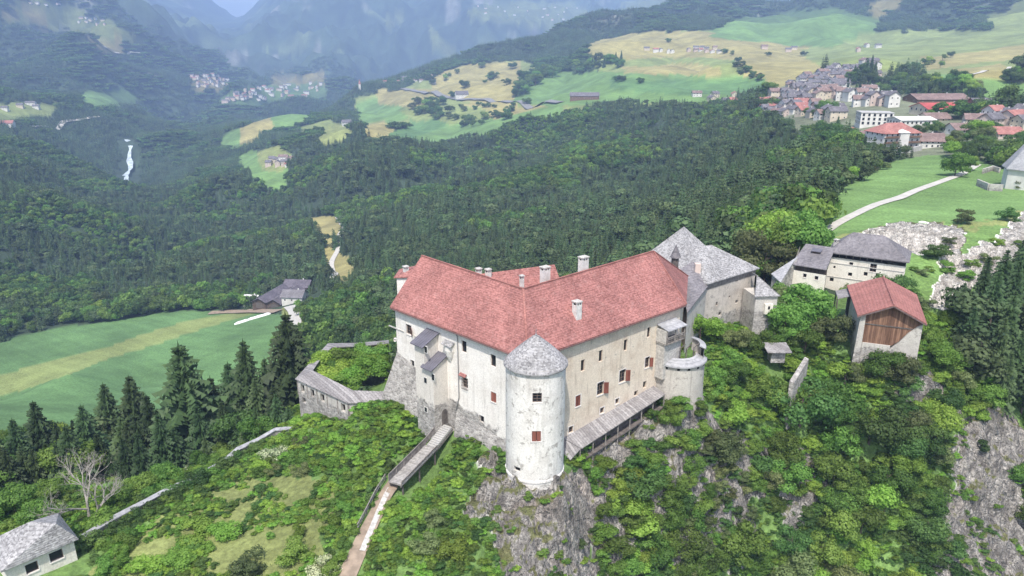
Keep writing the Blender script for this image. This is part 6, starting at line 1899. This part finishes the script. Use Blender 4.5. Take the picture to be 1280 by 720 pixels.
# bare dead tree
def dead_tree():
    q = ghit(112, 650, 60, 170)
    r = empty('dead_tree', tuple(q), 'bare pale dead tree with tangled branches behind the cottage', 'tree')
    g = random.Random(5)
    parts = {'trunk': MB(), 'branches': MB()}
    def cone(mb, a, b, ra, rb, n=5):
        d = (b - a).normalized(); u = d.orthogonal().normalized(); v = d.cross(u)
        vs = [a + (u * math.cos(6.283 * i / n) + v * math.sin(6.283 * i / n)) * ra for i in range(n)] + [b + (u * math.cos(6.283 * i / n) + v * math.sin(6.283 * i / n)) * rb for i in range(n)]
        mb.add(vs, [(i, (i + 1) % n, n + (i + 1) % n, n + i) for i in range(n)])
    def grow(a, d, L, rad, lv):
        b = a + d * L
        cone(parts['trunk' if lv == 0 else 'branches'], a, b, rad, rad * .62)
        if lv >= 7: return
        for i in range(3 if lv < 3 else 2):
            nd = (d * .8 + Vector((g.uniform(-1, 1), g.uniform(-1, 1), g.uniform(-.35, .75))) * .75).normalized()
            grow(a.lerp(b, g.uniform(.55, 1.0)), nd, L * g.uniform(.62, .86), rad * .6, lv + 1)
    grow(q - Vector((0, 0, .3)), Vector((.05, 0, 1)), 3.3, .24, 0)
    grow(q + Vector((.5, .2, -.3)), Vector((.45, -.1, 1)).normalized(), 3.0, .18, 0)
    for kk, mb in parts.items(): mb.build(kk, M['dead_wood'], r)
dead_tree()

# ---- shrubs and small trees over the slopes of the castle rock
FOOT = [(p.x, p.y) for p in (WA, WR, WE, Rc + Vector((6, 3, 0)), WLb, WL)]
def near_wall(x, y):
    """distance in front of the two castle fronts; negative inside"""
    p = Vector((x, y, 0))
    return max((p - WA).dot(nL), (p - WA).dot(nR))
X, Y, Z_, C, px, py, r = grid_pts(58, 168, 1.75)
k = ((C == SCRUB) | (C == ROCK) | (C == DRY) | (C == MEADOW)) & free(X, Y) & (px > -30) & (px < 1310) & (py > 250) & (py < 800)
X, Y, Z_, C, px, py, r = [q[k] for q in (X, Y, Z_, C, px, py, r)]
n = len(X)
rnd = rng.random(n)
nw = np.array([near_wall(a, b) for a, b in zip(X, Y)])
castle_in = inpoly(X, Y, FOOT) > -.6
front_r = np.array([(Vector((a, b, 0)) - WA).dot(nR) for a, b in zip(X, Y)]); along_r = np.array([(Vector((a, b, 0)) - WA).dot(uR) for a, b in zip(X, Y)])
walkz = (front_r > -1) & (front_r < 2.9) & (along_r > -2) & (along_r < 26)
bast = (X - BC.x) ** 2 + (Y - BC.y) ** 2 < 5.2 ** 2
twr = (X - TC.x) ** 2 + (Y - TC.y) ** 2 < 5.6 ** 2
kp = inpoly(X, Y, [(p.x, p.y) for p in K]) > -1.0
bnp = inpoly(X, Y, [(p.x, p.y) for p in (q0, q1, q2, q3)]) > -1.0 if False else inpoly(X, Y, [(i0.x, i0.y), (i1.x, i1.y), (i2.x, i2.y), (i3.x, i3.y)]) > -1.0
terr = inpoly(X, Y, [(p.x, p.y) for p in outer]) > -1.2
clump = N1.fbm(X / 7, Y / 7, 3)
prob = np.select([C == ROCK, C == DRY, C == MEADOW], [np.where((px > 748) & (px < 1160), np.where(clump > -.2, .92, .3), np.where(clump > .16, .5, .02)), np.where(clump > .2, .3, .0), .05], np.where(clump > -.42, np.where((px < 440) & (py > 585), .6, .93), .25))
low_left = (px < 640) & (py > 500)
keep = (rnd < prob) & ~castle_in & ~walkz & ~bast & ~twr & ~kp & ~bnp & ~terr
h = np.where(low_left, rng.uniform(.7, 1.7, n), rng.uniform(1.4, 3.2, n)) * np.clip(1 + .8 * N2.fbm(X / 11, Y / 11, 2), .6, 1.6)
h = np.where((C == ROCK) & (px < 748), h * .5, h); h = np.where((nw < 2.5), np.minimum(h, 1.3), h)
tall = (px > 850) & (rng.random(n) < .16) & (C == SCRUB) & (r < 150) & (along_r > 30)
h = np.where(tall, rng.uniform(4, 7, n), h)
X, Y, Z_, C, px, py, r, h, tall = [q[keep] for q in (X, Y, Z_, C, px, py, r, h, tall)]
n = len(X); sp = N3.fbm(X / 14, Y / 14, 2) + .35 * (rng.random(n) - .5)
w = h * rng.uniform(1.15, 1.6, n)
vis = (px > -10) & (px < 1290) & (py > 280) & (py < 740)
size = np.where(vis, h / r, 0)
order = np.argsort(-size)
solo = set([i for i in order if not tall[i]][:270] + [i for i in order if tall[i]][:90])
ui = []
for i in range(n):
    side = 'left' if px[i] < 640 else 'right'
    if i in solo:
        if tall[i]:
            plant('broadleaf', X[i], Y[i], h[i], h[i] * 1.05, 'small leafy tree growing on the steep slope right of the castle', 'tree', 'small trees on the slope right of the castle', int(np.clip((sp[i] + .6) * 4.2, 0, 4)) if random.random() < .6 else random.choice((0, 1, 4)), z=Z_[i] - .3)
        else:
            plant('bush', X[i], Y[i], h[i], w[i], 'green bush on the steep slope right of the castle' if side == 'right' else 'green bush on the castle spur around the footbridge', 'bush',
                  'bushes on the slope right of the castle' if side == 'right' else 'bushes on the spur left of the castle', (random.choice((0, 2, 0, 2, 1, 4, 5)) if side == 'left' else int(np.clip((sp[i] + .55) * 5.4, 0, 5))), z=Z_[i] - .25 * h[i] * .3)
    else: ui.append(i)
ui = np.array(ui)
idx = np.where(tall[ui], 5, np.clip(((sp[ui] + .55) * 2.8).astype(int), 0, 2) + 10)
idx = np.where((px[ui] < 640) & (idx == 12), 10, idx)
scatter('undergrowth', np.stack([X[ui], Y[ui], Z_[ui] - .08 * h[ui]], -1), idx, np.stack([w[ui], w[ui], h[ui]], -1), 'low green undergrowth covering the slopes around the castle', 'undergrowth')
# fine tufts between them
X, Y, Z_, C, px, py, r = grid_pts(58, 150, .95)
k = ((C == SCRUB) | ((C == DRY) & (N1.fbm(X / 4, Y / 4, 2) > .0)) | ((C == ROCK) & (N1.fbm(X / 3, Y / 3, 3) > .22))) & free(X, Y) & (inpoly(X, Y, FOOT) < 0.1) & ((X - TC.x) ** 2 + (Y - TC.y) ** 2 > 4.4 ** 2) & (inpoly(X, Y, [(p.x, p.y) for p in outer]) < .2)
X, Y, Z_ = X[k], Y[k], Z_[k]; n = len(X)
h = rng.uniform(.35, .9, n); w = h * rng.uniform(1.5, 2.4, n)
scatter('grass_tufts', np.stack([X, Y, Z_ - .05], -1), rng.choice([10, 10, 11, 12], n), np.stack([w, w, h], -1), 'tufts of tall grass and weeds between the bushes', 'weeds')

# ================================================================== single trees and hedges of the plateau
def far_tree(px, py, hpx, kind, label, group=None, wf=1.0, t0=160, t1=6000, var=None):
    q = ghit(px, py, t0, t1); h = max(3.0, hpx * rangeof(q) / FPX * 1.04)
    return plant(kind, q.x, q.y, h, h * wf, label, 'tree', group, var, z=q.z - .3)
def copse(pg, nx, ny, hpx, label, group, kinds=('broadleaf',), t0=160, t1=4000, wf=1.0):
    pg = pl(pg); lo = pg.min(0); hi = pg.max(0)
    for j in range(ny):
        for i in range(nx):
            x = lo[0] + (hi[0] - lo[0]) * (i + random.random()) / nx; y = lo[1] + (hi[1] - lo[1]) * (j + random.random()) / ny
            if inpoly(np.array([x]), np.array([y]), pg)[0] < 0: continue
            kd = random.choice(kinds)
            far_tree(x, y, hpx * random.uniform(.75, 1.2), kd, label, group, wf * (1.0 if kd != 'spruce' else 1.1), t0, t1, 3 if kd == 'broadleaf' and random.random() < .6 else None)
for px in (1252, 1259): far_tree(px, 139, 30 if px == 1252 else 33, 'poplar', 'slender poplar in front of the long grey farm barn, %s one' % ('shorter' if px == 1252 else 'taller'), None, 1.0)
copse('1116 106 1150 100 1200 102 1226 108 1226 122 1190 118 1150 116 1116 116', 13, 2, 17, 'round dark tree in the row above the village hall', 'row of trees above the village hall')
copse('1056 104 1084 88 1104 108 1112 120 1062 122', 6, 4, 17, 'dark tree in the copse between the dense quarter and the hall', 'copse beside the dense quarter', ('broadleaf', 'spruce'))
for x, y in ((1088, 92), (1082, 96), (1092, 100)): far_tree(x, y, 22, 'spruce', 'pointed dark conifer at the top of the village copse', 'conifers of the village copse')
copse('1046 205 1058 190 1078 196 1082 226 1062 236 1048 225', 6, 6, 26, 'dark conifer in the group below the hotel', 'conifers below the hotel', ('spruce', 'spruce', 'pine', 'broadleaf'))
copse('1086 214 1110 204 1114 210 1092 222', 4, 2, 13, 'leafy tree at the meadow corner below the hotel', 'leafy trees below the hotel')
copse('1008 168 1050 156 1064 186 1046 206 1010 200', 8, 5, 22, 'leafy tree on the wooded bank left of the hotel', 'trees on the bank left of the hotel', ('broadleaf', 'broadleaf', 'spruce'))
copse('1176 190 1200 170 1240 168 1250 200 1210 206', 7, 4, 20, 'leafy tree between the hotel and the church', 'trees between hotel and church')
copse('1246 215 1262 180 1280 175 1280 200 1256 210', 4, 3, 22, 'tree beside the roof of the church', 'trees beside the church')
copse('1148 170 1160 160 1175 168 1160 178', 3, 2, 18, 'dark tree between the hotel and the white hall', 'trees beside the white hall', ('spruce', 'broadleaf'))
copse('946 130 962 122 966 140 950 148', 3, 3, 18, 'leafy tree at the left end of the village', 'trees at the left village end')
copse('1000 146 1040 130 1056 146 1020 156', 6, 2, 17, 'leafy tree along the lower edge of the dense quarter', 'trees below the dense quarter')
copse('1126 88 1190 70 1196 78 1140 96', 12, 2, 9, 'bush like tree in the hedge on the pale hillside', 'hedge on the pale hillside')
copse('1254 100 1278 94 1280 104 1258 106', 4, 2, 18, 'round tree alone in the light meadow at the right', 'trees in the light right meadow')
copse('912 68 922 66 930 86 958 102 954 106 924 94', 5, 8, 8, 'small tree in the hedge crossing the tan field', 'hedge across the tan field')
copse('640 114 660 92 690 88 700 100 672 112 646 122', 9, 4, 13, 'dark tree in the wood strip beside the big green field', 'wood strip beside the green field', t1=3500)
copse('700 90 730 78 780 72 778 86 730 90', 11, 3, 11, 'dark tree in the wood behind the green field', 'wood behind the green field', ('broadleaf', 'spruce'), t1=3500)
for x, y, hp in ((617, 98, 10), (612, 100, 8), (640, 86, 9), (633, 106, 9), (581, 110, 11), (566, 122, 9), (658, 130, 9), (606, 104, 5), (800, 104, 8), (770, 102, 8), (777, 102, 9), (1005, 70, 7), (960, 70, 6), (905, 67, 7), (835, 53, 6)):
    far_tree(x, y, hp, 'broadleaf', 'single small tree standing in the open fields of the plateau', 'single trees of the plateau fields', 1.1, 500, 4000, 3)
copse('512 144 560 140 600 150 640 138 650 146 590 162 540 150', 18, 3, 9, 'tree in the hedges between the small green fields', 'hedges between the small fields', t1=3500)
copse('512 132 540 122 552 130 548 144 520 146', 6, 3, 11, 'round tree in the copse between small fields', 'copse between the small fields', t1=3500)
copse('552 140 590 132 648 128 650 132 600 140 560 148', 14, 2, 7, 'tree in the hedge under the valley road', 'hedge under the valley road', t1=3500)
copse('510 102 545 96 600 82 606 86 548 104 512 112', 14, 2, 7, 'tree behind the roadside hamlet', 'trees behind the roadside hamlet', t1=3500)
copse('60 398 130 384 250 376 300 378 300 386 240 388 100 400', 24, 2, 20, 'round leafy tree along the far edge of the green field', 'leafy trees along the field edge', t0=350, t1=800, wf=1.05)
# ------------------------------------------------------------------ the woods
def thin(X, Y, sc, lo): return N2.fbm(X / sc, Y / sc, 3) > lo
def lot(r0, r1, s, kindf):
    X, Y, Z, C, px, py, r = grid_pts(r0, r1, s)
    k = (C == FOREST) & free(X, Y)
    return X[k], Y[k], Z[k], px[k], py[k], r[k]
PP = []; II = []; SS = []
def put(X, Y, Z, idx, h, w):
    PP.append(np.stack([X, Y, Z - .04 * h], -1)); II.append(idx); SS.append(np.stack([w, w, h], -1))
def decid(X, Y, sc=90): return N1.fbm(X / sc + 4, Y / sc, 3) + .25 * (rng.random(len(X)) - .5)
IND = []     # nearest trees of the woods become objects of their own
for r0, r1, s in ((165, 520, 4.5), (520, 1350, 6.0)):
    X, Y, Z, px, py, r = lot(r0, r1, s, None)
    n = len(X)
    dz = decid(X, Y)
    right = (px > 930) & (r < 520)
    edge = np.zeros(n)
    isd = dz > np.where(right, .02, .17)
    idx = np.where(isd, rng.choice([4, 5, 5, 4], n), rng.choice([0, 1, 2, 0, 1, 2, 3, 3], n))
    hv = np.clip(1 + .9 * N3.fbm(X / 60, Y / 60, 3), .6, 1.4)
    h = hv * np.where(isd, rng.uniform(6, 12, n), rng.uniform(7.5, 16, n) * np.where(idx == 3, .8, 1))
    w = np.where(isd, h * rng.uniform(.8, 1.1, n), h * rng.uniform(.95, 1.55, n))
    tall_x, tall_y, _ = proj(X, Y, Z + h)
    lim = np.interp(px, [-60, 0, 200, 300, 345, 380, 400], [545, 535, 512, 490, 462, 440, 0])
    over = (r < 330) & (px < 400) & (tall_y < lim)
    fall = np.clip(h - (lim - tall_y) * r / FPX * 1.05, 0, None)
    h = np.where(over, fall, h); w = np.where(over, np.maximum(fall, 4) * 1.3, w)
    ok = ~(over & (fall < 3.5)) & (N3.fbm(X / 40, Y / 40, 3) > -.42)
    X, Y, Z, px, py, r, idx, h, w = [q[ok] for q in (X, Y, Z, px, py, r, idx, h, w)]
    n = len(X)
    if r1 < 600:
        IND = (X, Y, Z, px, py, r, idx, h, w)
        order = np.argsort(r)
        front = np.zeros(n, bool)
        con = [i for i in order if idx[i] < 4 and -40 < px[i] < 1320 and 0 < py[i] < 760][:170]
        dec = [i for i in order if idx[i] >= 4 and -40 < px[i] < 1320 and 0 < py[i] < 760][:30]
        for i in con:
            front[i] = True
            kd = 'pine' if idx[i] == 3 else 'spruce'
            lab, grp = ('slender dark spruce among the many in the wood behind the castle', 'spruces in the wood behind the castle') if px[i] > 380 else ('dark spruce among the many on the steep bank left of the castle', 'spruces on the bank below the castle garden')
            if kd == 'pine': lab, grp = lab.replace('slender dark spruce', 'rounded dark pine').replace('dark spruce', 'rounded dark pine'), grp.replace('spruces', 'pines')
            plant(kd, X[i], Y[i], h[i], w[i], lab, 'tree', grp, z=Z[i])
        for i in dec:
            front[i] = True
            lab, grp = ('round leafy tree among the spruces of the wood behind the castle', 'leafy trees in the wood behind the castle') if px[i] > 380 else ('round leafy tree among the spruces left of the castle', 'leafy trees on the bank below the castle garden')
            plant('broadleaf', X[i], Y[i], h[i], w[i], lab, 'tree', grp, z=Z[i])
        X, Y, Z, idx, h, w = [q[~front] for q in (X, Y, Z, idx, h, w)]
    put(X, Y, Z, idx, h, w)
for r0, r1, s in ((1350, 2700, 13), (2700, 4700, 22)):
    X, Y, Z, px, py, r = lot(r0, r1, s, None)
    n = len(X)
    isd = decid(X, Y, 160) > .14
    idx = np.where(isd, 9, rng.choice([6, 7, 8], n))
    h = np.where(isd, rng.uniform(7, 11, n), rng.uniform(9, 14, n)); w = np.full(n, s * .85)
    put(X, Y, Z, idx, h, w)
scatter('forest', np.concatenate(PP), np.concatenate(II), np.concatenate(SS), 'dark mixed forest of spruce and leafy trees covering the valley slopes', 'forest')
# ------------------------------------------------------------------ the air: one box of even haze
def haze(density):
    mb = MB(); mb.box((-13000, -300, -420), (26000, 0, 0), (0, 17000, 0), (0, 0, float(GZ.max()) + 450))
    m = bpy.data.materials.new('haze'); m.use_nodes = True
    t = m.node_tree; t.nodes.clear()
    out = t.nodes.new('ShaderNodeOutputMaterial'); v = t.nodes.new('ShaderNodeVolumePrincipled')
    v.inputs['Color'].default_value = (.36, .50, .80, 1); v.inputs['Density'].default_value = density; v.inputs['Anisotropy'].default_value = -.25
    t.links.new(v.outputs[0], out.inputs['Volume'])
    o = mb.build('haze', m); tag(o, kind='stuff')
haze(1.45e-4)
print('terrain z range', GZ.min(), GZ.max())
